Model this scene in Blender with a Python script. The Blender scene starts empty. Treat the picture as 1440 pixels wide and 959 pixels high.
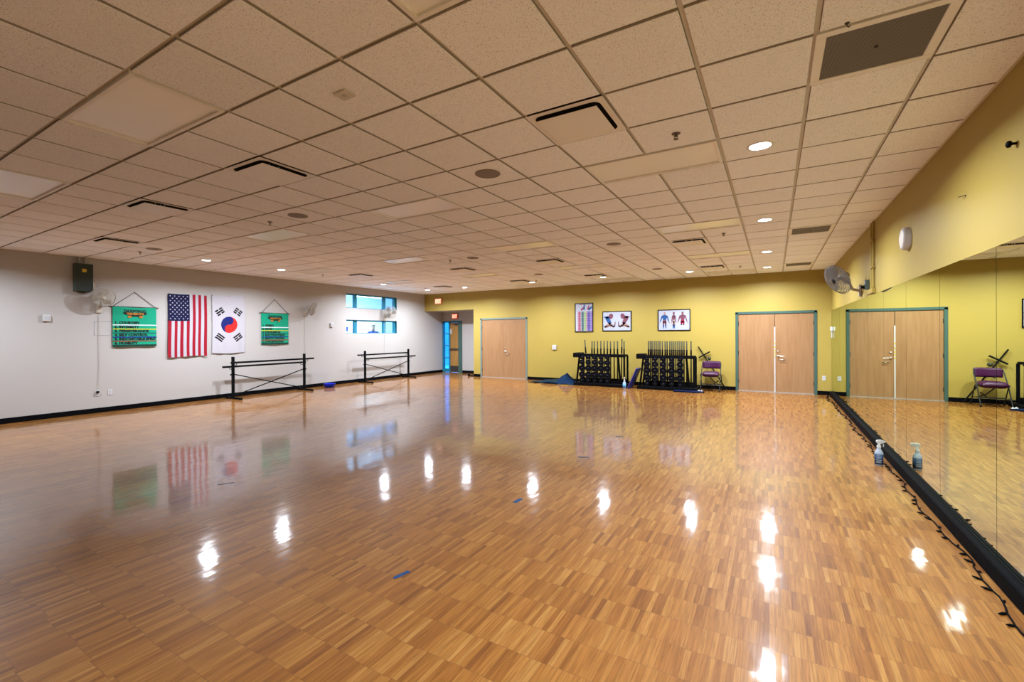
import bpy, bmesh, math, random
from mathutils import Vector, Matrix, noise
random.seed(7)
R = math.radians
S = bpy.context.scene
COL = S.collection

# ------------------------------------------------------------------ dimensions (metres)
CAMZ = 1.643
CEIL = 3.2934
XR, XL, YB, YN = 1.2937, -12.4324, 14.578, -4.0      # right, left, back wall, wall behind the camera
T = 0.6096                                           # two-foot ceiling module
GX, GY = 0.2063, 3.6789                              # one grid crossing
MX = XR - 0.010                                      # mirror face

# ------------------------------------------------------------------ materials
def new_mat(name):
    m = bpy.data.materials.new(name); m.use_nodes = True
    nt = m.node_tree; nt.nodes.clear()
    out = nt.nodes.new('ShaderNodeOutputMaterial')
    return m, nt, out
class N:
    """small helper around a node tree"""
    def __init__(s, nt): s.nt = nt
    def __call__(s, kind, **kw):
        n = s.nt.nodes.new(kind)
        for k, v in kw.items(): setattr(n, k, v)
        return n
    def link(s, a, b): s.nt.links.new(a, b)
    def math(s, op, a, b=None, c=None):
        n = s.nt.nodes.new('ShaderNodeMath'); n.operation = op
        for i, v in enumerate((a, b, c)):
            if v is None: continue
            if hasattr(v, 'is_output'): s.nt.links.new(v, n.inputs[i])
            else: n.inputs[i].default_value = v
        return n.outputs[0]
    def mix(s, fac, a, b, mode='MIX'):
        n = s.nt.nodes.new('ShaderNodeMix'); n.data_type = 'RGBA'; n.blend_type = mode
        for sock, v in ((n.inputs[0], fac), (n.inputs[6], a), (n.inputs[7], b)):
            if hasattr(v, 'is_output'): s.nt.links.new(v, sock)
            elif isinstance(v, (tuple, list)): sock.default_value = (*v[:3], 1)
            else: sock.default_value = v
        return n.outputs[2]
def plain(name, col, rough=0.5, metal=0.0, spec=0.18, var=0.05, scale=6.0, bump=0.0, bscale=60.0, coat=0.0):
    """procedural surface: a base colour with a slight noise variation and an optional fine bump"""
    m, nt, out = new_mat(name); n = N(nt)
    b = n('ShaderNodeBsdfPrincipled')
    b.inputs['Roughness'].default_value = rough; b.inputs['Metallic'].default_value = metal
    b.inputs['Specular IOR Level'].default_value = spec; b.inputs['Coat Weight'].default_value = coat
    tc = n('ShaderNodeTexCoord')
    ns = n('ShaderNodeTexNoise'); ns.inputs['Scale'].default_value = scale; ns.inputs['Detail'].default_value = 3
    n.link(tc.outputs['Object'], ns.inputs['Vector'])
    dark = tuple(c * (1 - var) for c in col); light = tuple(min(1, c * (1 + var)) for c in col)
    n.link(n.mix(ns.outputs['Fac'], dark, light), b.inputs['Base Color'])
    if bump:
        n2 = n('ShaderNodeTexNoise'); n2.inputs['Scale'].default_value = bscale
        n.link(tc.outputs['Object'], n2.inputs['Vector'])
        bp = n('ShaderNodeBump'); bp.inputs['Strength'].default_value = bump; bp.inputs['Distance'].default_value = 0.01
        n.link(n2.outputs['Fac'], bp.inputs['Height']); n.link(bp.outputs[0], b.inputs['Normal'])
    n.link(b.outputs[0], out.inputs['Surface'])
    return m
def emit(name, col, strength):
    m, nt, out = new_mat(name); n = N(nt)
    e = n('ShaderNodeEmission'); e.inputs[0].default_value = (*col, 1); e.inputs[1].default_value = strength
    n.link(e.outputs[0], out.inputs['Surface']); return m

def floor_material():
    m, nt, out = new_mat('oak_finger_parquet'); n = N(nt)
    W, L = 0.02858, 0.2286
    tc = n('ShaderNodeTexCoord'); sp = n('ShaderNodeSeparateXYZ'); n.link(tc.outputs['Object'], sp.inputs[0])
    x, y = sp.outputs[0], sp.outputs[1]
    bx = n.math('FLOOR', n.math('DIVIDE', x, L))
    wb = n('ShaderNodeTexWhiteNoise', noise_dimensions='1D'); n.link(bx, wb.inputs['W'])
    xs = n.math('DIVIDE', x, W)
    yo = n.math('ADD', n.math('DIVIDE', y, L), n.math('MULTIPLY', wb.outputs['Value'], 0.10))
    ix, iy = n.math('FLOOR', xs), n.math('FLOOR', yo)
    cv = n('ShaderNodeCombineXYZ'); n.link(ix, cv.inputs[0]); n.link(iy, cv.inputs[1])
    wn = n('ShaderNodeTexWhiteNoise', noise_dimensions='3D'); n.link(cv.outputs[0], wn.inputs['Vector'])
    cb = n('ShaderNodeCombineXYZ'); n.link(bx, cb.inputs[0]); n.link(iy, cb.inputs[1]); cb.inputs[2].default_value = 5.3
    wt = n('ShaderNodeTexWhiteNoise', noise_dimensions='3D'); n.link(cb.outputs[0], wt.inputs['Vector'])
    rp = n('ShaderNodeValToRGB'); n.link(wn.outputs['Value'], rp.inputs[0])
    el = rp.color_ramp.elements
    el[0].position = 0.0; el[0].color = (0.205, 0.072, 0.015, 1)
    el[1].position = 1.0; el[1].color = (0.425, 0.205, 0.052, 1)
    for p, c in ((0.08, (0.265, 0.098, 0.018, 1)), (0.45, (0.335, 0.135, 0.026, 1)), (0.88, (0.38, 0.168, 0.036, 1))):
        e = el.new(p); e.color = c
    tone = n.math('ADD', 0.70, n.math('MULTIPLY', wt.outputs['Value'], 0.05))
    tv = n('ShaderNodeCombineXYZ')
    for i in range(3): n.link(tone, tv.inputs[i])
    col = n.mix(1.0, rp.outputs[0], tv.outputs[0], 'MULTIPLY')
    # grain, stretched along the strips, shifted from strip to strip
    gm = n('ShaderNodeMapping'); gm.inputs['Scale'].default_value = (110, 5, 1)
    ad = n('ShaderNodeVectorMath', operation='ADD'); n.link(tc.outputs['Object'], ad.inputs[0])
    sc = n('ShaderNodeVectorMath', operation='SCALE'); n.link(wn.outputs['Color'], sc.inputs[0]); sc.inputs['Scale'].default_value = 9
    n.link(sc.outputs[0], ad.inputs[1]); n.link(ad.outputs[0], gm.inputs[0])
    gn = n('ShaderNodeTexNoise'); gn.inputs['Scale'].default_value = 1; gn.inputs['Detail'].default_value = 4
    n.link(gm.outputs[0], gn.inputs['Vector'])
    gr = n('ShaderNodeValToRGB'); n.link(gn.outputs['Fac'], gr.inputs[0])
    gr.color_ramp.elements[0].position = 0.32; gr.color_ramp.elements[0].color = (0.62, 0.54, 0.44, 1)
    gr.color_ramp.elements[1].position = 0.62; gr.color_ramp.elements[1].color = (1.06, 1.05, 1.04, 1)
    col = n.mix(0.8, col, gr.outputs[0], 'MULTIPLY')
    # joints
    fx, fy = n.math('FRACT', xs), n.math('FRACT', yo)
    jx = n.math('LESS_THAN', fx, 0.06); jy = n.math('LESS_THAN', fy, 0.014)
    col = n.mix(n.math('MULTIPLY', n.math('MAXIMUM', jx, jy), 0.75), col, (0.13, 0.05, 0.015))
    # every strip tilts the varnish a touch
    vs = n('ShaderNodeVectorMath', operation='SUBTRACT'); n.link(wn.outputs['Color'], vs.inputs[0]); vs.inputs[1].default_value = (.5, .5, .5)
    vsc = n('ShaderNodeVectorMath', operation='MULTIPLY'); n.link(vs.outputs[0], vsc.inputs[0]); vsc.inputs[1].default_value = (0.016, 0.007, 0)
    wv = n('ShaderNodeTexNoise'); wv.inputs['Scale'].default_value = 3.0; wv.inputs['Detail'].default_value = 2; n.link(tc.outputs['Object'], wv.inputs['Vector'])
    bp = n('ShaderNodeBump'); bp.inputs['Strength'].default_value = 0.10; bp.inputs['Distance'].default_value = 0.02; n.link(wv.outputs['Fac'], bp.inputs['Height'])
    va = n('ShaderNodeVectorMath', operation='ADD'); n.link(vsc.outputs[0], va.inputs[0]); n.link(bp.outputs[0], va.inputs[1])
    vn = n('ShaderNodeVectorMath', operation='NORMALIZE'); n.link(va.outputs[0], vn.inputs[0])
    b = n('ShaderNodeBsdfPrincipled')
    n.link(col, b.inputs['Base Color']); b.inputs['Roughness'].default_value = 0.45; b.inputs['Specular IOR Level'].default_value = 0.12
    b.inputs['Coat Weight'].default_value = 0.8; b.inputs['Coat Roughness'].default_value = 0.07; b.inputs['Coat IOR'].default_value = 1.56
    n.link(vn.outputs[0], b.inputs['Coat Normal']); n.link(vn.outputs[0], b.inputs['Normal'])
    n.link(b.outputs[0], out.inputs['Surface']); return m

def tile_material():
    m, nt, out = new_mat('fissured_ceiling_tile'); n = N(nt)
    tc = n('ShaderNodeTexCoord')
    a = n('ShaderNodeTexNoise'); a.inputs['Scale'].default_value = 210; a.inputs['Detail'].default_value = 3; n.link(tc.outputs['Object'], a.inputs['Vector'])
    r = n('ShaderNodeValToRGB'); n.link(a.outputs['Fac'], r.inputs[0])
    r.color_ramp.elements[0].position = 0.315; r.color_ramp.elements[0].color = (0.28, 0.27, 0.26, 1)
    r.color_ramp.elements[1].position = 0.42; r.color_ramp.elements[1].color = (0.925, 0.945, 0.985, 1)
    sp = n('ShaderNodeSeparateXYZ'); n.link(tc.outputs['Object'], sp.inputs[0])
    cb = n('ShaderNodeCombineXYZ')
    n.link(n.math('FLOOR', n.math('DIVIDE', n.math('SUBTRACT', sp.outputs[0], GX), T)), cb.inputs[0])
    n.link(n.math('FLOOR', n.math('DIVIDE', n.math('SUBTRACT', sp.outputs[1], GY), T)), cb.inputs[1])
    w = n('ShaderNodeTexWhiteNoise', noise_dimensions='2D'); n.link(cb.outputs[0], w.inputs['Vector'])
    t = n.math('ADD', 0.965, n.math('MULTIPLY', w.outputs['Value'], 0.06))
    tv = n('ShaderNodeCombineXYZ')
    for i in range(3): n.link(t, tv.inputs[i])
    b = n('ShaderNodeBsdfPrincipled'); n.link(n.mix(1, r.outputs[0], tv.outputs[0], 'MULTIPLY'), b.inputs['Base Color'])
    b.inputs['Roughness'].default_value = 0.9; b.inputs['Specular IOR Level'].default_value = 0.1
    bp = n('ShaderNodeBump'); bp.inputs['Strength'].default_value = 0.25; bp.inputs['Distance'].default_value = 0.002
    n.link(a.outputs['Fac'], bp.inputs['Height']); n.link(bp.outputs[0], b.inputs['Normal'])
    n.link(b.outputs[0], out.inputs['Surface']); return m

def wood_material(name, c1, c2, rough=0.35):
    m, nt, out = new_mat(name); n = N(nt)
    tc = n('ShaderNodeTexCoord'); mp = n('ShaderNodeMapping'); mp.inputs['Scale'].default_value = (9, 9, 0.7)
    n.link(tc.outputs['Object'], mp.inputs[0])
    a = n('ShaderNodeTexNoise'); a.inputs['Scale'].default_value = 2.2; a.inputs['Detail'].default_value = 6; a.inputs['Distortion'].default_value = 0.6
    n.link(mp.outputs[0], a.inputs['Vector'])
    r = n('ShaderNodeValToRGB'); n.link(a.outputs['Fac'], r.inputs[0])
    r.color_ramp.elements[0].position = 0.3; r.color_ramp.elements[0].color = (*c1, 1)
    r.color_ramp.elements[1].position = 0.7; r.color_ramp.elements[1].color = (*c2, 1)
    b = n('ShaderNodeBsdfPrincipled'); n.link(r.outputs[0], b.inputs['Base Color']); b.inputs['Roughness'].default_value = rough
    n.link(b.outputs[0], out.inputs['Surface']); return m

def mirror_material():
    m, nt, out = new_mat('silvered_mirror'); n = N(nt)
    g = n('ShaderNodeBsdfGlossy'); g.inputs['Color'].default_value = (0.76, 0.82, 0.66, 1); g.inputs['Roughness'].default_value = 0.0
    n.link(g.outputs[0], out.inputs['Surface']); return m
def glass_material():
    m, nt, out = new_mat('window_glass'); n = N(nt)
    t = n('ShaderNodeBsdfTransparent'); t.inputs[0].default_value = (0.86, 0.95, 1, 1)
    g = n('ShaderNodeBsdfGlossy'); g.inputs['Roughness'].default_value = 0.02
    f = n('ShaderNodeFresnel'); f.inputs[0].default_value = 1.3
    mx = n('ShaderNodeMixShader'); n.link(f.outputs[0], mx.inputs[0]); n.link(t.outputs[0], mx.inputs[1]); n.link(g.outputs[0], mx.inputs[2])
    n.link(mx.outputs[0], out.inputs['Surface']); return m
def grille_material():
    m, nt, out = new_mat('perforated_grey_grille'); n = N(nt)
    tc = n('ShaderNodeTexCoord')
    v = n('ShaderNodeTexVoronoi'); v.inputs['Scale'].default_value = 130; v.inputs['Randomness'].default_value = 0.0
    n.link(tc.outputs['Object'], v.inputs['Vector'])
    r = n('ShaderNodeValToRGB'); n.link(v.outputs['Distance'], r.inputs[0])
    r.color_ramp.elements[0].position = 0.30; r.color_ramp.elements[0].color = (0.03, 0.028, 0.026, 1)
    r.color_ramp.elements[1].position = 0.5; r.color_ramp.elements[1].color = (0.24, 0.22, 0.19, 1)
    b = n('ShaderNodeBsdfPrincipled'); n.link(r.outputs[0], b.inputs['Base Color']); b.inputs['Roughness'].default_value = 0.7
    n.link(b.outputs[0], out.inputs['Surface']); return m

M = dict(
    floor=floor_material(), tile=tile_material(), mirror=mirror_material(), glass=glass_material(), grille=grille_material(),
    white_wall=plain('off_white_wall_paint', (0.405, 0.38, 0.362), 0.6, var=0.02, scale=1.5, bump=0.05, bscale=90, spec=0.3),
    yellow_wall=plain('yellow_wall_paint', (0.352, 0.256, 0.053), 0.55, var=0.02, scale=1.5, bump=0.05, bscale=90, spec=0.3),
    rubber=plain('black_rubber_base', (0.003, 0.003, 0.004), 0.7, var=0.2, spec=0.03),
    tile_edge=plain('shaded_raw_tile_edge', (0.40, 0.36, 0.32), 0.9, var=0.1, spec=0.05),  # raw board edge, its colour also carries the shade in the grooves
    tbar=plain('painted_ceiling_bar', (0.62, 0.59, 0.51), 0.5, var=0.03, spec=0.3),
    pan_white=plain('white_painted_metal', (0.82, 0.80, 0.76), 0.45, var=0.03, spec=0.35),
    lens=plain('frosted_light_lens', (0.93, 0.94, 0.93), 0.22, var=0.02, scale=2),
    void=plain('dark_duct_interior', (0.035, 0.03, 0.026), 0.9, var=0.1),
    speaker=plain('speaker_mesh_taupe', (0.27, 0.235, 0.21), 0.7, var=0.08, scale=60, bump=0.4, bscale=500),
    chrome=plain('brushed_steel', (0.62, 0.61, 0.58), 0.28, metal=1.0, var=0.05, scale=20),
    brass=plain('dull_sprinkler_metal', (0.16, 0.13, 0.10), 0.45, metal=0.6, var=0.1),
    teal=plain('teal_door_frame_paint', (0.052, 0.10, 0.083), 0.45, var=0.04),
    greyteal=plain('grey_green_frame_paint', (0.16, 0.20, 0.165), 0.45, var=0.04),
    blueteal=plain('bright_teal_window_frame', (0.02, 0.17, 0.25), 0.45, var=0.05),
    darkgreen=plain('dark_green_frame_paint', (0.05, 0.10, 0.085), 0.5, var=0.05),
    maple=wood_material('maple_door_veneer', (0.265, 0.135, 0.056), (0.315, 0.173, 0.080)),
    oakdoor=wood_material('brown_oak_door', (0.27, 0.135, 0.03), (0.36, 0.19, 0.05)),
    hinge=plain('dark_hinge_metal', (0.07, 0.065, 0.06), 0.4, metal=0.6, var=0.1),
    black=plain('black_powder_coat', (0.002, 0.002, 0.003), 0.6, var=0.2, spec=0.08),
    iron=plain('black_rubber_plate', (0.0015, 0.0015, 0.005), 0.8, spec=0.1, var=0.25, scale=30, bump=0.2, bscale=80),
    bar_steel=plain('dark_bar_steel', (0.040, 0.038, 0.020), 0.5, metal=0.0, var=0.1, scale=15),
    purple=plain('purple_vinyl', (0.040, 0.005, 0.033), 0.38, var=0.08, scale=10, bump=0.05, bscale=150),
    gunmetal=plain('dark_chair_tube', (0.018, 0.018, 0.018), 0.45, metal=0.0, var=0.1),
    mat_blue=plain('blue_exercise_mat', (0.006, 0.018, 0.046), 0.9, spec=0.04, var=0.15, scale=8, bump=0.1, bscale=150),
    mat_top=plain('slate_mat_backing', (0.012, 0.024, 0.028), 0.9, spec=0.04, var=0.15, scale=8, bump=0.1, bscale=150),
    navy=plain('navy_vinyl_mat', (0.004, 0.008, 0.032), 0.7, spec=0.08, var=0.15, scale=6),
    padblue=plain('royal_blue_vinyl', (0.006, 0.010, 0.09), 0.4, var=0.1),
    tubblue=plain('blue_plastic_tub', (0.004, 0.018, 0.42), 0.4, var=0.06),
    white_plastic=plain('white_plastic', (0.50, 0.49, 0.48), 0.4, var=0.03),
    ivory=plain('ivory_fan_plastic', (0.43, 0.385, 0.32), 0.45, var=0.04),
    fanwire=plain('fan_cage_wire', (0.42, 0.385, 0.33), 0.4, var=0.05),
    fanblade=plain('grey_fan_blade', (0.20, 0.185, 0.175), 0.45, var=0.05),
    silverfan=plain('silver_fan_blade', (0.24, 0.235, 0.225), 0.4, metal=0.2, var=0.08),
    panelgrey=plain('dark_green_grey_enamel', (0.034, 0.043, 0.035), 0.5, var=0.1),
    panelside=plain('grey_green_enamel', (0.075, 0.105, 0.085), 0.5, var=0.08),
    yellow=plain('yellow_sticker', (0.60, 0.43, 0.05), 0.5, var=0.1),
    banner=plain('green_banner_cloth', (0.006, 0.27, 0.155), 0.75, var=0.05, scale=3, bump=0.08, bscale=300),
    ink=plain('black_ink', (0.010, 0.014, 0.013), 0.6, var=0.1),
    orange=plain('orange_ink', (0.36, 0.14, 0.02), 0.6, var=0.25, scale=40),
    s_white=plain('white_stripe', (0.55,0.66,0.66), 0.7, var=0.02), s_yellow=plain('yellow_stripe', (0.40,0.44,0.03), 0.7, var=0.03),
    s_green=plain('dark_green_stripe', (0.006, 0.10, 0.09), 0.7, var=0.03), s_blue=plain('blue_stripe', (0.008, 0.03, 0.20), 0.7, var=0.03),
    s_red=plain('brown_red_stripe', (0.20, 0.055, 0.03), 0.7, var=0.03), s_black=plain('black_stripe', (0.008, 0.03, 0.025), 0.7, var=0.03),
    dowel=plain('dark_wooden_dowel', (0.07, 0.035, 0.02), 0.5, var=0.1), cordbrown=plain('dark_brown_cord', (0.05, 0.03, 0.02), 0.7, var=0.1),
    fl_red=plain('flag_red', (0.27, 0.005, 0.017), 0.75, var=0.05), fl_white=plain('flag_white', (0.41, 0.385, 0.42), 0.75, var=0.02),
    fl_blue=plain('flag_blue', (0.0025, 0.0035, 0.036), 0.75, var=0.05), fl_kred=plain('flag_scarlet', (0.45, 0.018, 0.014), 0.75, var=0.04),
    fl_kblue=plain('flag_royal_blue', (0.008, 0.013, 0.12), 0.75, var=0.04), fl_black=plain('flag_black', (0.005, 0.005, 0.007), 0.75, var=0.1),
    paper=plain('poster_paper', (0.35, 0.36, 0.42), 0.45, var=0.02),
    p_red=plain('poster_red', (0.26, 0.012, 0.035), 0.5, var=0.1), p_pink=plain('poster_pink', (0.38, 0.10, 0.15), 0.5, var=0.05),
    p_teal=plain('poster_teal', (0.008, 0.055, 0.065), 0.5, var=0.1), p_green=plain('poster_green', (0.20, 0.42, 0.10), 0.5, var=0.1),
    p_lime=plain('poster_lime', (0.20, 0.32, 0.07), 0.5, var=0.05), p_violet=plain('poster_violet', (0.05, 0.014, 0.20), 0.5, var=0.1),
    p_lilac=plain('poster_lilac', (0.17, 0.09, 0.32), 0.5, var=0.05), p_muscle=plain('poster_muscle', (0.15, 0.05, 0.07), 0.5, var=0.3, scale=30),
    p_skin=plain('poster_skin', (0.32, 0.19, 0.17), 0.5, var=0.2, scale=30), p_blue=plain('poster_blue', (0.02, 0.07, 0.20), 0.5, var=0.2, scale=30),
    p_grey=plain('poster_grey', (0.42, 0.43, 0.48), 0.5, var=0.1),
    tape=plain('blue_floor_tape', (0.005, 0.045, 0.14), 0.55, var=0.15, scale=30), tapedark=plain('dark_floor_tape', (0.02, 0.035, 0.06), 0.6, var=0.2, scale=30),
    bottle_blue=plain('blue_grey_label', (0.025, 0.055, 0.11), 0.4, var=0.15, scale=25), bottle_sky=plain('sky_blue_liquid', (0.12, 0.32, 0.62), 0.3, var=0.1),
    bottle=plain('translucent_white_plastic', (0.33, 0.38, 0.46), 0.3, var=0.05),
    downglow=emit('downlight_glow', (0.88, 0.94, 1.0), 14), striplight=emit('strip_light_glow', (0.80, 0.92, 1.0), 9),
    exit_face=emit('exit_sign_face', (1.0, 0.42, 0.22), 0.66), exit_text=emit('exit_sign_letters', (1.0, 0.70, 0.50), 0.9),
    exit_red=emit('exit_sign_red_face', (1.0, 0.13, 0.05), 0.55), exit_edge=plain('red_sign_edge', (0.45, 0.06, 0.04), 0.5),
    gym_ceil=plain('white_ceiling_paint', (0.86, 0.88, 0.90), 0.8, var=0.02), gym_wall=plain('pale_blue_wall_paint', (0.72, 0.80, 0.85), 0.7, var=0.04, scale=2), gym_blue=plain('strong_blue_wall_paint', (0.02, 0.30, 0.66), 0.6, var=0.35, scale=1.0),
    gym_floor=plain('grey_rubber_floor', (0.55, 0.57, 0.60), 0.7, var=0.08),
    skin=plain('skin', (0.50, 0.33, 0.26), 0.55, var=0.04), shirt=plain('blue_shirt', (0.012, 0.045, 0.26), 0.8, var=0.06),
    trouser=plain('dark_trousers', (0.03, 0.03, 0.04), 0.8, var=0.05), hair=plain('grey_brown_hair', (0.16, 0.13, 0.11), 0.7, var=0.2, scale=60),
    screen=plain('bright_screen', (0.86, 0.90, 0.93), 0.3, var=0.02),
    sill=plain('aluminium_threshold', (0.50, 0.48, 0.46), 0.35, metal=0.6, var=0.05),
)

# ------------------------------------------------------------------ mesh builder
class MB:
    def __init__(s): s.v, s.f, s.m, s.sm = [], [], [], []
    def add(s, verts, faces, mi=0, smooth=False):
        o = len(s.v); s.v += [Vector(p) for p in verts]
        for f in faces: s.f.append([o + i for i in f]); s.m.append(mi); s.sm.append(smooth)
        return s
    def box(s, x0, x1, y0, y1, z0, z1, mi=0):
        v = [(x, y, z) for z in (z0, z1) for y in (y0, y1) for x in (x0, x1)]
        return s.add(v, [(0, 2, 3, 1), (4, 5, 7, 6), (0, 1, 5, 4), (2, 6, 7, 3), (0, 4, 6, 2), (1, 3, 7, 5)], mi)
    def obox(s, c, ax, hs, mi=0):
        c = Vector(c); a, b, d = [Vector(q).normalized() for q in ax]
        v = [c + a * (hs[0] * i) + b * (hs[1] * j) + d * (hs[2] * k) for k in (-1, 1) for j in (-1, 1) for i in (-1, 1)]
        return s.add(v, [(0, 2, 3, 1), (4, 5, 7, 6), (0, 1, 5, 4), (2, 6, 7, 3), (0, 4, 6, 2), (1, 3, 7, 5)], mi)
    def bar(s, p, q, w, h=None, mi=0, up=(0, 0, 1)):
        p, q = Vector(p), Vector(q); d = (q - p); L = d.length; d.normalize()
        u = Vector(up)
        if abs(d.dot(u)) > 0.95: u = Vector((1, 0, 0))
        a = d.cross(u).normalized(); b = a.cross(d)
        return s.obox((p + q) / 2, (d, a, b), (L / 2, w / 2, (h or w) / 2), mi)
    def tube(s, pts, r, n=8, mi=0, caps=True, closed=False):
        pts = [Vector(p) for p in pts]; k = len(pts); rings = []
        rs = r if isinstance(r, (list, tuple)) else [r] * k
        prev = None
        for i, p in enumerate(pts):
            if closed: d = pts[(i + 1) % k] - pts[i - 1]
            else: d = pts[min(i + 1, k - 1)] - pts[max(i - 1, 0)]
            if d.length < 1e-9: d = Vector((0, 0, 1))
            d.normalize()
            if prev is None:
                u = Vector((0, 0, 1)) if abs(d.z) < 0.9 else Vector((1, 0, 0))
                a = d.cross(u).normalized()
            else:
                a = prev - d * prev.dot(d)
                a = a.normalized() if a.length > 1e-6 else d.orthogonal().normalized()
            prev = a; b = d.cross(a)
            rings.append([p + (a * math.cos(2 * math.pi * j / n) + b * math.sin(2 * math.pi * j / n)) * rs[i] for j in range(n)])
        v = [q for rg in rings for q in rg]; f = []
        for i in range(k if closed else k - 1):
            i2 = (i + 1) % k
            for j in range(n):
                j2 = (j + 1) % n
                f.append((i * n + j, i2 * n + j, i2 * n + j2, i * n + j2)[::-1])
        s.add(v, f, mi, True)
        if caps and not closed:
            s.add(rings[0], [tuple(range(n))], mi); s.add(rings[-1], [tuple(range(n))[::-1]], mi)
        return s
    def lathe(s, prof, o=(0, 0, 0), axis=(0, 0, 1), n=24, mi=0, smooth=True):
        """prof: (radius, height) along the axis"""
        o = Vector(o); d = Vector(axis).normalized(); a = d.orthogonal().normalized(); b = d.cross(a)
        v, f = [], []
        for r, h in prof:
            for j in range(n):
                t = 2 * math.pi * j / n
                v.append(o + d * h + (a * math.cos(t) + b * math.sin(t)) * max(r, 1e-5))
        for i in range(len(prof) - 1):
            for j in range(n):
                j2 = (j + 1) % n; f.append((i * n + j, i * n + j2, (i + 1) * n + j2, (i + 1) * n + j))
        return s.add(v, f, mi, smooth)
    def prism(s, pts, nrm, th, mi=0):
        """flat outline given in 3-D, thickened along nrm"""
        pts = [Vector(p) for p in pts]; nv = Vector(nrm).normalized() * th; k = len(pts)
        s.add(pts + [p + nv for p in pts], [tuple(range(k))[::-1], tuple(range(k, 2 * k))] + [(i, (i + 1) % k, k + (i + 1) % k, k + i) for i in range(k)], mi)
        return s
    def grid(s, fn, nu, nv, mi=None, smooth=True):
        v = [fn(i / nu, j / nv) for j in range(nv + 1) for i in range(nu + 1)]
        o = len(s.v); s.v += [Vector(p) for p in v]
        for j in range(nv):
            for i in range(nu):
                a = o + j * (nu + 1) + i
                s.f.append([a, a + 1, a + nu + 2, a + nu + 1]); s.sm.append(smooth)
                s.m.append(mi((i + .5) / nu, (j + .5) / nv) if mi else 0)
        return s
    def build(s, name, mats, parent=None, bevel=0, origin=None):
        if not isinstance(mats, (list, tuple)): mats = [mats]
        if parent is not None: off = WLOC[parent.name]
        elif origin is not None: off = Vector(origin)
        else:
            xs = [p.x for p in s.v]; ys = [p.y for p in s.v]; zs = [p.z for p in s.v]
            off = Vector(((min(xs) + max(xs)) / 2, (min(ys) + max(ys)) / 2, min(zs)))
        me = bpy.data.meshes.new(name)
        me.from_pydata([p - off for p in s.v], [], s.f); me.update()
        for mt in mats: me.materials.append(mt)
        me.polygons.foreach_set('material_index', s.m); me.polygons.foreach_set('use_smooth', s.sm)
        bm = bmesh.new(); bm.from_mesh(me); bmesh.ops.recalc_face_normals(bm, faces=bm.faces); bm.to_mesh(me); bm.free()
        o = bpy.data.objects.new(name, me); COL.objects.link(o)
        if parent is not None: o.parent = parent; WLOC[o.name] = off.copy()
        else: o.location = off; WLOC[o.name] = off.copy()
        if bevel:
            md = o.modifiers.new('bevel', 'BEVEL'); md.width = bevel; md.segments = 2; md.limit_method = 'ANGLE'; md.angle_limit = R(40)
        return o
WLOC = {}
def empty(name, loc):
    o = bpy.data.objects.new(name, None); o.empty_display_size = 0.1; o.location = loc; COL.objects.link(o)
    WLOC[o.name] = Vector(loc); return o
def tag(o, label=None, cat=None, group=None, kind=None):
    if label: o['label'] = label
    if cat: o['category'] = cat
    if group: o['group'] = group
    if kind: o['kind'] = kind
    return o
def thing(name, loc, label, cat, group=None, kind=None): return tag(empty(name, loc), label, cat, group, kind)
def copy_tree(o, loc):
    """a thing, its parts and sub-parts"""
    c = o.copy(); COL.objects.link(c); c.location = loc; WLOC[c.name] = Vector(loc)
    for ch in list(o.children):
        d = ch.copy(); COL.objects.link(d); d.parent = c
        for g in list(ch.children):
            e = g.copy(); COL.objects.link(e); e.parent = d
    return c
def struct(o, label, cat): return tag(o, label, cat, None, 'structure')
def text_mb(txt, size, origin, ux, uy, nrm, th=0.002, width=None, align='LEFT', bold=0.0):
    cu = bpy.data.curves.new('lettering', 'FONT'); cu.body = txt; cu.size = size; cu.align_x = align; cu.offset = bold; cu.resolution_u = 2
    ob = bpy.data.objects.new('lettering', cu); COL.objects.link(ob)
    dg = bpy.context.evaluated_depsgraph_get(); me = bpy.data.meshes.new_from_object(ob.evaluated_get(dg))
    vs = [v.co.copy() for v in me.vertices]; fs = [tuple(p.vertices) for p in me.polygons]
    bpy.data.objects.remove(ob); bpy.data.curves.remove(cu); bpy.data.meshes.remove(me)
    mb = MB()
    if not vs: return mb
    sx = 1
    if width: sx = width / max(1e-6, max(v.x for v in vs) - min(v.x for v in vs))
    o, ux, uy, nn = Vector(origin), Vector(ux), Vector(uy), Vector(nrm)
    mb.add([o + ux * (v.x * sx) + uy * v.y + nn * th for v in vs], fs)
    return mb

# ------------------------------------------------------------------ the room
mb = MB(); mb.box(XL - 0.2, XR + 0.2, YN - 0.2, 17.2, -0.1, 0)
fl = mb.build('floor', M['floor'], origin=(0, 0, 0)); struct(fl, 'glossy honey oak finger parquet floor of the exercise hall', 'floor')

WY0, WY1 = 10.53, 12.94                                  # window openings in the left wall
mb = MB()
x0, x1 = XL - 0.16, XL
mb.box(x0, x1, YN, WY0, 0, CEIL + .1); mb.box(x0, x1, WY1, 15.75, 0, CEIL + .1)
mb.box(x0, x1, WY0, WY1, 0, 1.685); mb.box(x0, x1, WY0, WY1, 2.16, 2.56); mb.box(x0, x1, WY0, WY1, 3.055, CEIL + .1)
struct(mb.build('wall_left', M['white_wall']), 'long off-white wall with flags, fans and two slot windows', 'wall')

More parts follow.
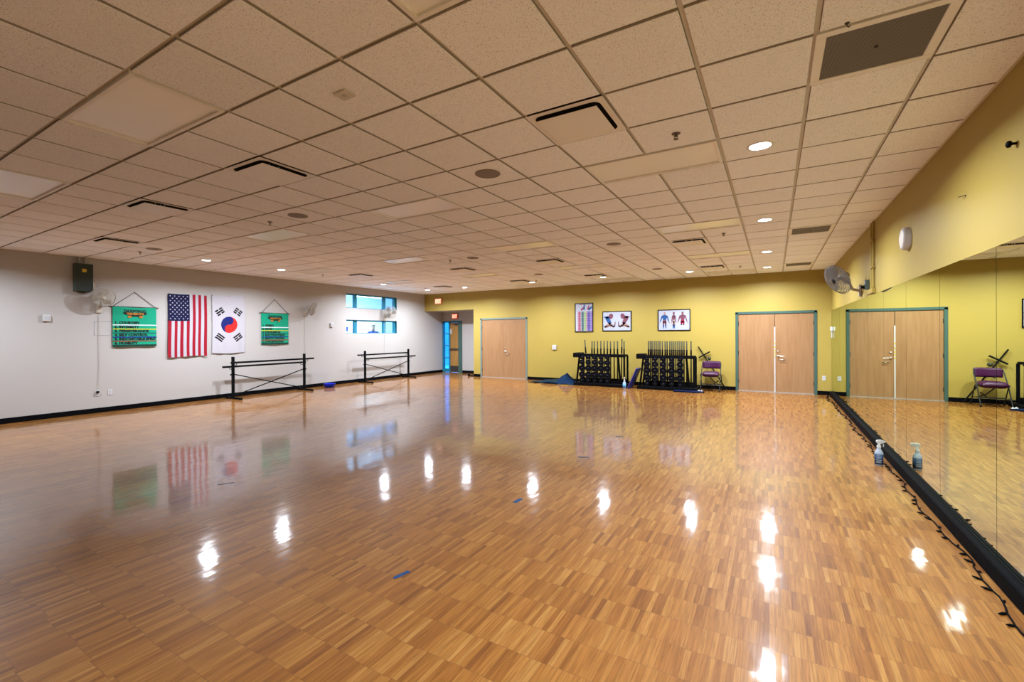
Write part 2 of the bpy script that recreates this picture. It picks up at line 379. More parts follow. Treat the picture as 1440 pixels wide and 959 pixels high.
D1 = (-9.66, -7.65, 2.24); D2 = (-0.93, 0.965, 2.22); AX = -9.985; LZ = 2.60
mb = MB(); y0, y1 = YB, YB + 0.16
mb.box(XL, AX, y0, y1, LZ, CEIL + .1); mb.box(AX, D1[0], y0, y1, 0, CEIL + .1); mb.box(D1[0], D1[1], y0, y1, D1[2], CEIL + .1)
mb.box(D1[1], D2[0], y0, y1, 0, CEIL + .1); mb.box(D2[0], D2[1], y0, y1, D2[2], CEIL + .1); mb.box(D2[1], XR, y0, y1, 0, CEIL + .1)
struct(mb.build('wall_back', M['yellow_wall']), 'yellow end wall with two pairs of maple doors and exercise posters', 'wall')
mb = MB(); mb.box(XR, XR + 0.16, YN, YB + .16, 0, CEIL + .1)
struct(mb.build('wall_right', M['yellow_wall']), 'yellow side wall carrying the mirrors', 'wall')
mb = MB(); mb.box(XL, XR, YN - .16, YN, 0, CEIL + .1)
struct(mb.build('wall_rear', M['white_wall']), 'off-white end wall opposite the yellow wall', 'wall')
# recess beside the left pair of doors
DY = 15.75
DX0, DX1, DZ = XL, -11.38, 2.20
mb = MB()
mb.box(DX1, AX + .16, DY, DY + .14, 0, 3.0); mb.box(DX0, DX1, DY, DY + .14, DZ, 3.0)
mb.box(AX, AX + .16, YB + .16, DY, 0, 3.0)
struct(mb.build('wall_alcove', M['white_wall']), 'pale walls of the exit recess past the yellow wall', 'wall')
mb = MB(); mb.box(XL, AX, YB + .16, DY, LZ, LZ + .1)
struct(mb.build('ceiling_alcove', M['white_wall']), 'lowered white ceiling over the exit recess', 'ceiling')

# black rubber bases
def base(name, label, boxes):
    mb = MB()
    for b in boxes: mb.box(*b)
    struct(mb.build(name, M['rubber'], bevel=0.003), label, 'baseboard')
base('baseboard_left', 'black rubber baseboard along the off-white wall', [(XL, XL + .012, YN, DY - .01, 0.001, .105)])
base('baseboard_back', 'black rubber baseboard along the yellow end wall', [
    (AX, D1[0] - .01, YB - .012, YB, 0.001, .105), (D1[1] + .01, D2[0] - .01, YB - .012, YB, 0.001, .105), (D2[1] + .01, XR, YB - .012, YB, 0.001, .105)])
base('baseboard_alcove', 'black rubber baseboard inside the exit recess', [(DX1 + .01, AX, DY - .012, DY, 0.001, .105)])

# suspended ceiling: tiles hang a little below the bars
taken = set()
TROFFERS = [(i, j) for j in (-4, 1, 6, 11, 16) for i in (-3, -8, -13, -18) if not (j == 16 and i == -18)]
VENTS = [(-3, -1), (-8, -2), (-12, -2), (-17, -1), (-3, 8), (-8, 9), (-12, 9), (-17, 8), (-3, 14), (-8, 14), (-12, 14), (-17, 14)]
RETURNS = [(0, -1), (0, 8), (0, 15)]
for i, j in TROFFERS: taken.update({(i, j), (i + 1, j)})
taken.update(VENTS); taken.update(RETURNS)
mb = MB(); gap = 0.014
i0, i1 = math.floor((XL - GX) / T), math.floor((XR - GX) / T)
j0, j1 = math.floor((YN - GY) / T), math.floor((YB - GY) / T)
rnd = random.Random(3)
for i in range(i0, i1 + 1):
    for j in range(j0, j1 + 1):
        if (i, j) in taken: continue
        xa, xb = max(XL + .02, GX + i * T + gap), min(XR - .02, GX + (i + 1) * T - gap)
        ya, yb = max(YN + .02, GY + j * T + gap), min(YB - .02, GY + (j + 1) * T - gap)
        if xb - xa < .02 or yb - ya < .02: continue
        dz = rnd.uniform(-.0008, .0008); c = 0.003
        za, zb, zt = CEIL + dz, CEIL + .003 + dz, CEIL + .04
        v = [(xa + c, ya + c, za), (xb - c, ya + c, za), (xb - c, yb - c, za), (xa + c, yb - c, za),
             (xa, ya, zb), (xb, ya, zb), (xb, yb, zb), (xa, yb, zb), (xa, ya, zt), (xb, ya, zt), (xb, yb, zt), (xa, yb, zt)]
        f = [(0, 1, 2, 3)] + [(k, (k + 1) % 4, 4 + (k + 1) % 4, 4 + k) for k in range(4)] + [(4 + k, 4 + (k + 1) % 4, 8 + (k + 1) % 4, 8 + k) for k in range(4)]
        mb.add(v, f[:1], 0); mb.add(v, f[1:5], 0); mb.add(v, f[5:], 1)
mb.box(XL, XR, YN, YB, CEIL + .075, CEIL + .1)
ce = mb.build('ceiling', [M['tile'], M['tile_edge']], origin=(0, 0, 0)); struct(ce, 'suspended ceiling of square speckled acoustic tiles', 'ceiling')
mb = MB()
for i in range(i0, i1 + 2):
    x = GX + i * T
    if XL < x < XR: mb.box(x - .012, x + .012, YN, YB, CEIL + .016, CEIL + .045)
for j in range(j0, j1 + 2):
    y = GY + j * T
    if YN < y < YB: mb.box(XL, XR, y - .012, y + .012, CEIL + .0175, CEIL + .044)
for x in (XL, XR - .022): mb.box(x, x + .022, YN, YB, CEIL + .003, CEIL + .012)
for y in (YN, YB - .022): mb.box(XL, XR, y, y + .022, CEIL + .003, CEIL + .012)
mb.build('ceiling_grid', M['tbar'], ce)

# ------------------------------------------------------------------ ceiling fixtures
def cell(i, j): return GX + i * T, GY + j * T
rowname = {-4: 'in the row nearest the viewer', 1: 'in the second row from the viewer', 6: 'in the third row from the viewer', 11: 'in the fourth row from the viewer', 16: 'in the row closest to the yellow wall'}
colname = {-3: 'first', -8: 'second', -13: 'third', -18: 'fourth'}
proto = None
for i, j in TROFFERS:
    x, y = cell(i, j); loc = (x + T, y + T / 2, CEIL)
    if proto is None:
        proto = empty('ceiling_light_panel', loc)
        mb = MB(); a, b = T - .014, T / 2 - .014; cx, cy = loc[0], loc[1]
        for (xa, xb, ya, yb) in ((-a, a, -b, -b + .03), (-a, a, b - .03, b), (-a, -a + .03, -b + .03, b - .03), (a - .03, a, -b + .03, b - .03)):
            mb.box(cx + xa, cx + xb, cy + ya, cy + yb, CEIL - .007, CEIL + .028)
        mb.build('frame', M['pan_white'], proto, bevel=.003)
        mb = MB(); mb.box(cx - a + .025, cx + a - .025, cy - b + .025, cy + b - .025, CEIL + .008, CEIL + .016); mb.build('lens', M['lens'], proto)
        o = proto
    else: o = copy_tree(proto, loc)
    tag(o, f'unlit white light panel, {colname[i]} from the mirror wall {rowname[j]}', 'ceiling light', 'unlit ceiling light panels')

proto = None
vl = {(-3, -1): 'nearest the viewer with a dark gap, above the first downlight', (-8, -2): 'between the two largest light panels on the left',
      (-12, -2): 'close to the second speaker, reflecting green and white', (-17, -1): 'nearest the grey fuse box',
      (-3, 8): 'just past the first long downlight row, mid room near the mirrors', (-8, 9): 'beyond the second light panel of the third row',
      (-12, 9): 'beyond the third light panel of the third row', (-17, 8): 'in front of the slot windows', (-3, 14): 'closest to the right pair of doors',
      (-8, 14): 'above the barbell racks', (-12, 14): 'above the left pair of doors', (-17, 14): 'glowing faintly red near the exit sign'}
for i, j in VENTS:
    x, y = cell(i, j); loc = (x + T / 2, y + T / 2, CEIL); cx, cy = loc[0], loc[1]
    if proto is None:
        proto = empty('air_diffuser', loc)
        h = T / 2 - .001; q = .258; rr = .06
        # face plate with a rounded square opening, throat turned up into the duct
        def rounded(r_, half, k=8):
            out = []
            for (sx, sy, a0) in ((1, 1, 0), (-1, 1, 90), (-1, -1, 180), (1, -1, 270)):
                for t in range(k + 1):
                    an = R(a0 + 90 * t / k); out.append((sx * (half - r_) + r_ * math.cos(an), sy * (half - r_) + r_ * math.sin(an)))
            return out
        ring = [rounded(.002, h), rounded(rr, q), rounded(rr * .9, q - .008), rounded(rr * .8, q - .02)]; zz = [CEIL - .004, CEIL - .004, CEIL + .006, CEIL + .06]
        mb = MB(); n_ = len(ring[0])
        v = [(cx + p[0], cy + p[1], z) for rg, z in zip(ring, zz) for p in rg]
        f = [(k * n_ + a, k * n_ + (a + 1) % n_, (k + 1) * n_ + (a + 1) % n_, (k + 1) * n_ + a) for k in range(3) for a in range(n_)]
        mb.add(v[:2 * n_], f[:n_], 0)
        mb.add(v[n_:], [tuple(q_ - n_ for q_ in ff) for ff in f[n_:]], 1, True)
        mb.box(cx - q, cx + q, cy - q, cy + q, CEIL + .06, CEIL + .065, 1)
        mb.build('face_plate', [M['pan_white'], M['void']], proto)
        mb = MB(); mb.box(cx - .238, cx + .238, cy - .238, cy + .238, CEIL - .030, CEIL - .025)
        for sx in (-1, 1):
            for sy in (-1, 1): mb.bar((cx + sx * .05, cy + sy * .05, CEIL - .026), (cx + sx * .05, cy + sy * .05, CEIL + .06), .01)
        mb.build('plaque', M['pan_white'], proto, bevel=.002)
        o = proto
    else: o = copy_tree(proto, loc)
    tag(o, 'square white air diffuser ' + vl[(i, j)], 'air vent', 'square air diffusers')

proto = None
rl = ['large dark return air grille nearest the viewer, beside the mirror wall', 'dark return air grille midway along the mirror wall', 'dark return air grille in the corner above the right pair of doors']
for (i, j), lb in zip(RETURNS, rl):
    x, y = cell(i, j); loc = (x + T / 2, y + T / 2, CEIL); cx, cy = loc[0], loc[1]
    if proto is None:
        proto = empty('return_grille', loc); h = T / 2 - .001; q = h - .05
        mb = MB()
        for (xa, xb, ya, yb) in ((-h, h, -h, -q), (-h, h, q, h), (-h, -q, -q, q), (q, h, -q, q)): mb.box(cx + xa, cx + xb, cy + ya, cy + yb, CEIL - .006, CEIL + .02)
        mb.build('frame', M['pan_white'], proto, bevel=.003)
        mb = MB(); mb.box(cx - q, cx + q, cy - q, cy + q, CEIL, CEIL + .006)
        mb.build('mesh_panel', M['grille'], proto)
        mb = MB(); mb.lathe([(0, -.008), (.009, -.008), (.009, .001)], (cx, cy, CEIL), n=12); mb.build('latch', M['hinge'], proto)
        o = proto
    else: o = copy_tree(proto, loc)
    tag(o, lb, 'air vent', 'return air grilles')

spk = [((-2.52, 3.95), 'nearest the viewer, left of the first diffuser'), ((-5.63, 3.95), 'above the middle of the hall, second from the viewer'), ((-10.09, 4.03), 'near the wall with the flags'),
       ((-2.53, 8.27), 'near the mid-room light panels toward the mirrors'), ((-5.58, 8.13), 'between the second and third light panels'), ((-5.59, 11.35), 'above the floor before the posters'), ((-2.57, 12.07), 'nearest the right pair of doors')]
proto = None
for (x, y), lb in spk:
    loc = (x, y, CEIL)
    if proto is None:
        proto = empty('ceiling_speaker', loc)
        MB().lathe([(.128, .004), (.130, -.006), (.112, -.010), (.108, -.006)], loc, n=32).build('rim', M['speaker'], proto)
        MB().lathe([(0, -.012), (.06, -.011), (.109, -.006)], loc, n=32).build('grille', M['speaker'], proto)
        o = proto
    else: o = copy_tree(proto, loc)
    tag(o, 'round taupe ceiling speaker ' + lb, 'speaker', 'ceiling speakers')

spr = [((-0.69, 3.98), 'nearest the viewer, beside the first downlight'), ((-6.29, 3.96), 'left of the second ceiling speaker'), ((-10.66, 4.02), 'nearest the fuse box wall'), ((-10.56, 8.16), 'in front of the slot windows'),
       ((-0.71, 8.37), 'in line with the mirror side downlights, mid room'), ((-6.19, 8.13), 'mid room beside a speaker'), ((-0.71, 12.69), 'nearest the right pair of doors'), ((-6.27, 12.57), 'in front of the left pair of doors'), ((-10.64, 12.51), 'nearest the exit recess')]
proto = None
for (x, y), lb in spr:
    loc = (x, y, CEIL)
    if proto is None:
        proto = empty('sprinkler_head', loc); z = CEIL
        MB().lathe([(0, -.004), (.034, -.004), (.036, .002)], loc, n=20).build('escutcheon', M['brass'], proto)
        mb = MB(); mb.lathe([(.010, 0), (.010, -.022), (.006, -.03), (0, -.03)], loc, n=12)
        mb.tube([(x - .010, y, z - .015), (x - .014, y, z - .03), (x - .004, y, z - .045)], .003, 6); mb.tube([(x + .010, y, z - .015), (x + .014, y, z - .03), (x + .004, y, z - .045)], .003, 6)
        mb.build('nozzle', M['brass'], proto)
        mb = MB(); mb.lathe([(0, -.044), (.021, -.046), (.021, -.048), (0, -.049)], loc, n=16); mb.build('deflector', M['brass'], proto)
        o = proto
    else: o = copy_tree(proto, loc)
    tag(o, 'small dark fire sprinkler ' + lb, 'sprinkler', 'fire sprinklers')

LIGHT_W = 80.0
dl = [((-.10, 4.63), 'first in the row beside the mirrors, nearest the viewer'), ((-.11, 7.70), 'second in the row beside the mirrors'), ((-.12, 10.76), 'third in the row beside the mirrors'), ((-.14, 13.30), 'last in the row beside the mirrors, before the right doors'),
      ((-1.94, 13.11), 'nearest left of the corner light along the yellow wall'), ((-4.29, 12.95), 'above the barbell racks'), ((-6.63, 13.0), 'left of the racks along the yellow wall'), ((-9.34, 13.1), 'before the left pair of doors'),
      ((-11.0, 13.06), 'in the far corner by the exit recess'), ((-11.0, 10.84), 'in front of the slot windows'), ((-10.65, 7.0), 'in front of the flag of Korea'), ((-10.65, 5.23), 'in front of the flag of the United States'),
      ((-10.7, 1.75), 'along the flag wall behind the viewer'), ((-.10, 1.56), 'beside the mirrors level with the viewer'), ((-.10, -1.5), 'beside the mirrors behind the viewer')]
proto = None
for k, ((x, y), lb) in enumerate(dl):
    loc = (x, y, CEIL)
    if proto is None:
        proto = empty('downlight', loc)
        MB().lathe([(.108, .003), (.106, -.006), (.090, -.008), (.084, -.004)], loc, n=32).build('trim_ring', M['pan_white'], proto)
        MB().lathe([(0, -.0035), (.05, -.0035), (.085, -.0035)], loc, n=32).build('lit_lens', M['downglow'], proto)
        o = proto
    else: o = copy_tree(proto, loc)
    tag(o, 'lit round white downlight ' + lb, 'downlight', 'lit downlights')
    li = bpy.data.lights.new('downlight_lamp', 'AREA'); li.shape = 'DISK'; li.size = 0.16; li.energy = LIGHT_W; li.color = (0.80, 0.885, 1.0); li.spread = R(160)
    lo = bpy.data.objects.new('downlight_lamp', li); COL.objects.link(lo); lo.location = (x, y, CEIL - .012)
for (x, y), lb in (((.34, 3.04), 'small dark ceiling hook in front of the large return grille'),):
    mb = MB(); mb.lathe([(0, -.004), (.011, -.004), (.012, 0)], (x, y, CEIL), n=14); mb.tube([(x, y, CEIL - .003), (x, y, CEIL - .018), (x + .008, y, CEIL - .026), (x + .014, y, CEIL - .018)], .003, 6)
    tag(mb.build('ceiling_hook', M['hinge']), lb, 'hook')

# ------------------------------------------------------------------ mirrors on the right wall
MZ0, MZ1 = .112, 2.215
ys = [4.34 + 1.22 * k for k in range(-3, 9)] + [YB - .006]
names = ['behind the viewer', 'level with the viewer, past the frame', 'nearest the viewer', 'second from the viewer, past the spray bottle', 'third from the viewer beside the spray bottle', 'fourth from the viewer', 'fifth from the viewer below the junction box', 'sixth from the viewer below the fan bracket', 'seventh from the viewer', 'eighth from the viewer', 'ninth from the viewer', 'in the corner beside the yellow end wall']
for k in range(len(ys) - 1):
    if k == 0: continue
    mb = MB(); mb.box(MX, XR - .0005, ys[k] + .0035, ys[k + 1] - .0035, MZ0, MZ1)
    o = mb.build('mirror_panel', M['mirror']); tag(o, f'tall frameless wall mirror panel, {names[k]}', 'mirror', 'wall mirror panels')
mb = MB(); mb.box(XR - .004, XR - .0002, 1.9, YB, MZ0, MZ1); struct(mb.build('trim_1', M['ink']), 'dark backing behind the mirror joints', 'trim')
mb = MB(); mb.box(1.232, XR, YN, YB - .013, 0.001, .108); mb.box(1.240, 1.262, YN, YB - .013, .108, .112)
struct(mb.build('trim_2', M['rubber'], bevel=.004), 'black ledge along the foot of the mirrors', 'trim')

# ------------------------------------------------------------------ doors
def double_door(name, label, x0, x1, z1, fm, gapstrip):
    root = thing(name, ((x0 + x1) / 2, YB, 0), label, 'double door', None, 'structure')
    fw = .055
    mb = MB(); ya, yb = YB - .014, YB + .10
    mb.box(x0 - .012, x0 + fw, ya, yb, 0.001, z1); mb.box(x1 - fw, x1 + .012, ya, yb, 0.001, z1); mb.box(x0 - .012, x1 + .012, ya, yb, z1 - fw, z1 + .012)
    mb.build('door_frame', fm, root, bevel=.004)
    xm = (x0 + x1) / 2; g = .006 if gapstrip else .002
    lv = []
    for (a, b, sd) in ((x0 + fw + .003, xm - g, 1), (xm + g, x1 - fw - .003, -1)):
        mb = MB(); mb.box(a, b, YB + .012, YB + .056, .018, z1 - fw - .003); lf = mb.build('door_leaf', M['maple'], root, bevel=.002); lv.append(lf)
        hx = a - .004 if sd == 1 else b + .004
        for hz in (.28, 1.08, 1.90):
            mb = MB(); mb.lathe([(0, -.055), (.009, -.055), (.009, .055), (0, .055)], (hx, YB + .006, hz), n=10); mb.box(hx - .02, hx + .02, YB + .008, YB + .013, hz - .05, hz + .05)
            mb.build('hinge', M['hinge'], lf)
    # lever handle and lock on the right leaf
    hx = xm + .075
    mb = MB(); mb.lathe([(0, 0), (.028, 0), (.028, .012), (0, .014)], (hx, YB + .012, 1.00), (0, -1, 0), 20); mb.tube([(hx, YB + .01, 1.0), (hx, YB - .045, 1.0), (hx + .03, YB - .052, 1.0), (hx + .15, YB - .05, .995)], .010, 8)
    mb.build('lever_handle', M['chrome'], lv[1])
    mb = MB(); mb.lathe([(0, 0), (.024, 0), (.024, .012), (0, .015)], (hx, YB + .012, 1.13), (0, -1, 0), 20); mb.build('lock_cylinder', M['chrome'], lv[1])
    mb = MB(); mb.tube([(hx + .04, YB + .012, .90), (hx + .04, YB - .03, .90), (hx + .16, YB - .03, .90), (hx + .16, YB + .012, .90)], .008, 8) ; mb.build('pull_handle', M['chrome'], lv[1])
    mb = MB(); mb.box(x0 + fw, x1 - fw, YB - .03, YB + .09, 0.001, .016); mb.build('threshold', M['sill'], root)
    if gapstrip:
        mb = MB(); mb.box(xm - .014, xm + .014, YB + .002, YB + .011, .02, 1.80)  # white strip stands in for light shining between the leaves
        st = mb.build('gap_light_strip', M['white_plastic'], root)
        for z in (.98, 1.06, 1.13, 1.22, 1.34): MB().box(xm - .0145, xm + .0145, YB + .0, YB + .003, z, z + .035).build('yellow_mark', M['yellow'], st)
    return root
double_door('door_1', 'left pair of maple doors in a grey-green frame beside the exit recess', D1[0], D1[1], D1[2], M['greyteal'], False)
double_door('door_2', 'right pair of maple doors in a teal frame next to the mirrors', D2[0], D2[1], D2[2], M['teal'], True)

# exit door with a narrow glazed side light, in the recess
root = thing('door_3', ((DX0 + DX1) / 2, DY, 0), 'brown wooden exit door with blue-lit glazed side panel in the recess', 'door', None, 'structure')
sx = -12.06; lx = -11.56
mb = MB(); ya, yb = DY - .02, DY + .12
mb.box(DX0 + .001, DX0 + .045, ya, yb, .001, DZ); mb.box(sx - .02, sx + .035, ya, yb, .001, DZ); mb.box(DX0 + .045, DX1, ya, yb, DZ - .05, DZ + .01)
for z in (.02, .60, 1.13, 1.64): mb.box(DX0 + .045, sx - .02, ya + .01, yb - .02, z, z + (.13 if z < .1 else .05))
mb.build('door_frame', M['blueteal'], root, bevel=.003)
mb = MB(); mb.box(lx, DX1, ya - .02, yb, .001, DZ - .05); mb.build('jamb', M['darkgreen'], root, bevel=.003)
mb = MB(); mb.box(DX0 + .046, sx - .021, DY + .04, DY + .046, .15, DZ - .051); mb.build('side_glass', M['glass'], root)
mb = MB(); mb.box(sx + .036, lx - .003, DY + .02, DY + .064, .012, DZ - .055); lf = mb.build('door_leaf', M['oakdoor'], root, bevel=.002)
mb = MB(); mb.box(sx + .04, lx - .01, DY - .05, DY - .015, .98, 1.03); mb.box(sx + .05, sx + .09, DY - .02, DY + .02, .97, 1.04); mb.box(lx - .07, lx - .03, DY - .02, DY + .02, .97, 1.04); mb.build('push_bar', M['hinge'], lf, bevel=.004)
mb = MB(); mb.box(-11.78, lx - .02, DY - .03, DY + .02, 2.03, 2.09); mb.build('door_closer', M['hinge'], lf, bevel=.004)
mb = MB(); mb.box(sx + .05, lx - .02, DY + .012, DY + .02, .03, .28); mb.build('kick_plate', M['hinge'], lf)
MB().box(sx + .02, sx + .12, DY + .01, DY + .019, 1.66, 1.88).build('notice', M['white_plastic'], lf)

# ------------------------------------------------------------------ slot windows in the left wall
def slot_window(name, label, z0, z1):
    root = thing(name, (XL, (WY0 + WY1) / 2, z0), label, 'window', None, 'structure')
    xa, xb = XL - .155, XL - .075
    mb = MB(); f = .045
    mb.box(xa, xb, WY0 + .001, WY1 - .001, z0 + .001, z0 + f * .6); mb.box(xa, xb, WY0 + .001, WY1 - .001, z1 - f, z1 - .001)
    mb.box(xa, xb, WY0 + .001, WY0 + .03, z0 + .03, z1 - f); mb.box(xa, xb, WY1 - .09, WY1 - .001, z0 + .03, z1 - f)
    for y in (10.93, 12.30): mb.box(xa, xb, y, y + .13, z0 + .02, z1 - f)
    # painted reveal on the far jamb and head
    mb.box(xb, XL - .001, WY1 - .012, WY1 - .001, z0 + .001, z1 - .001); mb.box(xb, XL - .001, WY0 + .001, WY1 - .012, z1 - .014, z1 - .001)
    mb.build('window_frame', M['blueteal'], root, bevel=.003)
    for a, b in ((WY0 + .03, 10.93), (11.06, 12.30), (12.43, WY1 - .09)):
        MB().box(XL - .118, XL - .112, a, b, z0 + .027, z1 - f).build('window_pane', M['glass'], root)
    MB().box(xb, XL + .003, WY0 + .001, WY1 - .013, z0 + .0005, z0 + .006).build('window_sill', M['white_plastic'], root)
slot_window('window_1', 'upper slot window with teal frame high in the off-white wall', 2.56, 3.055)
slot_window('window_2', 'lower slot window with teal frame showing a person beyond', 1.685, 2.16)

# ------------------------------------------------------------------ fitness room seen through the glass
GZ = 0.30
mb = MB(); gx0, gx1, gy0, gy1, gh = -17.2, XL - .16, 7.6, 20.0, 3.55
mb.box(gx0 - .1, gx0, gy0, gy1, 0, gh, 0); mb.box(gx0, gx1, gy0 - .1, gy0, 0, gh, 0); mb.box(gx0, -9.4, gy1, gy1 + .1, 0, gh, 1)
mb.box(-9.4, -9.3, 17.2, gy1, 0, gh, 1)
struct(mb.build('wall_far_room', [M['gym_wall'], M['gym_blue']]), 'pale blue walls of the room beyond the slot windows', 'wall')
mb = MB(); mb.box(gx0, gx1, gy0, 15.9, gh, gh + .1); mb.box(gx0, -9.4, 15.9, gy1, gh, gh + .1)
struct(mb.build('ceiling_far_room', M['gym_ceil']), 'pale ceiling of the room beyond the slot windows', 'ceiling')
mb = MB(); mb.box(gx0, gx1, gy0, 15.89, GZ - .1, GZ); struct(mb.build('floor_far_room', M['gym_floor']), 'raised grey floor of the room beyond the slot windows', 'floor')
mb = MB(); mb.box(gx0, -9.4, 15.89, gy1, -.1, 0); struct(mb.build('floor_far_lobby', M['gym_blue']), 'blue floor beyond the glazed exit side panel', 'floor')
for (x, y, lb) in ((-15.0, 13.9, 'long lit strip lamp seen through the upper slot window'), (-15.6, 10.5, 'long lit strip lamp deep in the room past the windows')):
    r_ = thing('strip_lamp', (x, y, gh - .3), lb, 'ceiling light', 'strip lamps in the room beyond')
    mb = MB(); mb.box(x - .10, x + .10, y - .75, y + .75, gh - .24, gh - .14); mb.bar((x, y - .5, gh - .14), (x, y - .5, gh), .02); mb.bar((x, y + .5, gh - .14), (x, y + .5, gh), .02); mb.build('housing', M['white_plastic'], r_)
    mb = MB(); mb.box(x - .09, x + .09, y - .73, y + .73, gh - .29, gh - .24); mb.build('lit_tube', M['striplight'], r_, bevel=.02)
for (x, y, e) in ((-15.0, 13.9, 270), (-15.6, 10.5, 200), (-13.0, 18.0, 190)):
    li = bpy.data.lights.new('far_room_lamp', 'AREA'); li.shape = 'RECTANGLE'; li.size = .2; li.size_y = 1.5; li.energy = e; li.color = (0.68, 0.86, 1.0)
    lo = bpy.data.objects.new('far_room_lamp', li); COL.objects.link(lo); lo.location = (x, y, gh - .31)
# framed board on a stand, dark wall speaker
r_ = thing('display_board', (-16.5, 14.95, GZ), 'white framed board on a stand seen through the lower window', 'board')
mb = MB(); mb.box(-16.52, -16.49, 14.78, 15.10, 1.77, 2.02); mb.build('white_board', M['screen'], r_)
mb = MB()
for (a, b, c, d) in ((14.755, 14.78, 1.745, 2.045), (15.10, 15.125, 1.745, 2.045), (14.78, 15.10, 1.745, 1.77), (14.78, 15.10, 2.02, 2.045)): mb.box(-16.53, -16.48, a, b, c, d)
mb.build('frame', M['p_grey'], r_)
mb = MB(); mb.bar((-16.51, 14.94, GZ + .02), (-16.51, 14.94, 1.75), .04); mb.box(-16.7, -16.3, 14.7, 15.2, GZ + .001, GZ + .03); mb.build('stand', M['p_grey'], r_)
r_ = thing('wall_speaker', (gx0 + .1, 14.48, 1.8), 'small dark box on the far wall at the edge of the lower window', 'speaker')
mb = MB(); mb.box(gx0 + .03, gx0 + .17, 14.44, 14.53, 1.80, 2.02); mb.build('cabinet', M['shirt'], r_, bevel=.01)
mb = MB(); mb.box(gx0, gx0 + .03, 14.46, 14.51, 1.88, 1.95); mb.build('bracket', M['black'], r_)

# person beyond the lower window, standing and facing the hall
def skin_mesh(name, joints, edges, radii, mat, parent, sub=2):
    off = WLOC[parent.name]
    me = bpy.data.meshes.new(name); me.from_pydata([Vector(j) - off for j in joints], edges, []); me.materials.append(mat)
    o = bpy.data.objects.new(name, me); COL.objects.link(o); o.parent = parent; WLOC[o.name] = off.copy()
    md = o.modifiers.new('skin', 'SKIN'); md.use_smooth_shade = True
    for sv, r in zip(me.skin_vertices[0].data, radii): sv.radius = (r, r) if not isinstance(r, tuple) else r
    me.skin_vertices[0].data[0].use_root = True
    ms = o.modifiers.new('sub', 'SUBSURF'); ms.levels = sub; ms.render_levels = sub
    return o
px, py = -14.2, 13.41
pr = thing('person', (px, py, GZ), 'person in a blue shirt standing behind the lower slot window', 'person')
fwd = Vector((0.72, -0.69, 0)); rt = Vector((0.69, 0.72, 0))                  # facing, and the person's left side
def P(f, r, z): return Vector((px, py, GZ + z)) + fwd * f + rt * r
J = [P(0, 0, .96), P(0, 0, 1.12), P(0, 0, 1.30), P(-.01, 0, 1.42), P(0, 0, 1.49), P(.02, 0, 1.57), P(.025, 0, 1.66), P(.02, 0, 1.715)]
RA = [(.15, .11), (.14, .10), (.165, .115), (.13, .09), .055, .070, .080, .055]
E_ = [(0, 1), (1, 2), (2, 3), (3, 4), (4, 5), (5, 6), (6, 7)]
def limb(start, pts, rad):
    prev = start
    for p, r in zip(pts, rad): J.append(p); RA.append(r); E_.append((prev, len(J) - 1)); prev = len(J) - 1
    return prev
for s in (-1, 1):
    limb(0, [P(0, s * .10, .88), P(.01, s * .10, .48), P(-.02, s * .10, .10), P(.10, s * .11, .045)], [.085, .055, .042, .034])
    h = limb(3, [P(-.01, s * .19, 1.40), P(-.03, s * .24, 1.12), P(.06, s * .235, .88)], [.055, .042, .030])
    w = limb(h, [P(.09, s * .235, .81)], [.030])
    for q in range(4): limb(w, [P(.10 + .018 * q - .02, s * .235, .755), P(.115 + .016 * q - .02, s * .225, .71)], [.0095, .008])
    limb(w, [P(.12, s * .20, .80), P(.135, s * .19, .765)], [.010, .008])
skin_mesh('body', J, E_, RA, M['skin'], pr)
SJ = [P(0, 0, .90), P(0, 0, 1.12), P(0, 0, 1.30), P(-.01, 0, 1.43)]; SR = [(.175, .135), (.165, .125), (.19, .135), (.135, .10)]; SE = [(0, 1), (1, 2), (2, 3)]
for s in (-1, 1):
    SJ += [P(-.01, s * .20, 1.41), P(-.025, s * .238, 1.18)]; SR += [.072, .062]; k = len(SJ); SE += [(3, k - 2), (k - 2, k - 1)]
skin_mesh('shirt', SJ, SE, SR, M['shirt'], pr)
TJ = [P(0, 0, .93)]; TR = [(.165, .125)]; TE = []
for s in (-1, 1):
    TJ += [P(0, s * .10, .86), P(.01, s * .10, .48), P(-.02, s * .10, .10)]; TR += [.105, .078, .066]; k = len(TJ); TE += [(0, k - 3), (k - 3, k - 2), (k - 2, k - 1)]
skin_mesh('trousers', TJ, TE, TR, M['trouser'], pr)
mb = MB(); c = P(.005, 0, 1.69)
mb.grid(lambda u, v: c + (rt * math.cos(2 * math.pi * u) * .083 + fwd * math.sin(2 * math.pi * u) * .09) * math.sin(R(8 + 87 * v)) + Vector((0, 0, .085)) * math.cos(R(8 + 87 * v)) - fwd * .018, 20, 8); mb.build('hair', M['hair'], pr)
mb = MB(); mb.lathe([(0, .03), (.012, .01), (.014, 0)], P(.10, 0, 1.60), fwd, 10); mb.build('nose', M['skin'], pr)
for s in (-1, 1):
    MB().lathe([(0, .006), (.010, .003), (.011, 0)], P(.094, s * .032, 1.625), fwd, 10).build('eye', M['hair'], pr)
    MB().lathe([(0, .012), (.02, .008), (.024, 0)], P(.01, s * .078, 1.60), rt * s, 10).build('ear', M['skin'], pr)
MB().obox(P(.094, 0, 1.555), (rt, fwd, Vector((0, 0, 1))), (.025, .004, .005)).build('mouth', M['p_skin'], pr)

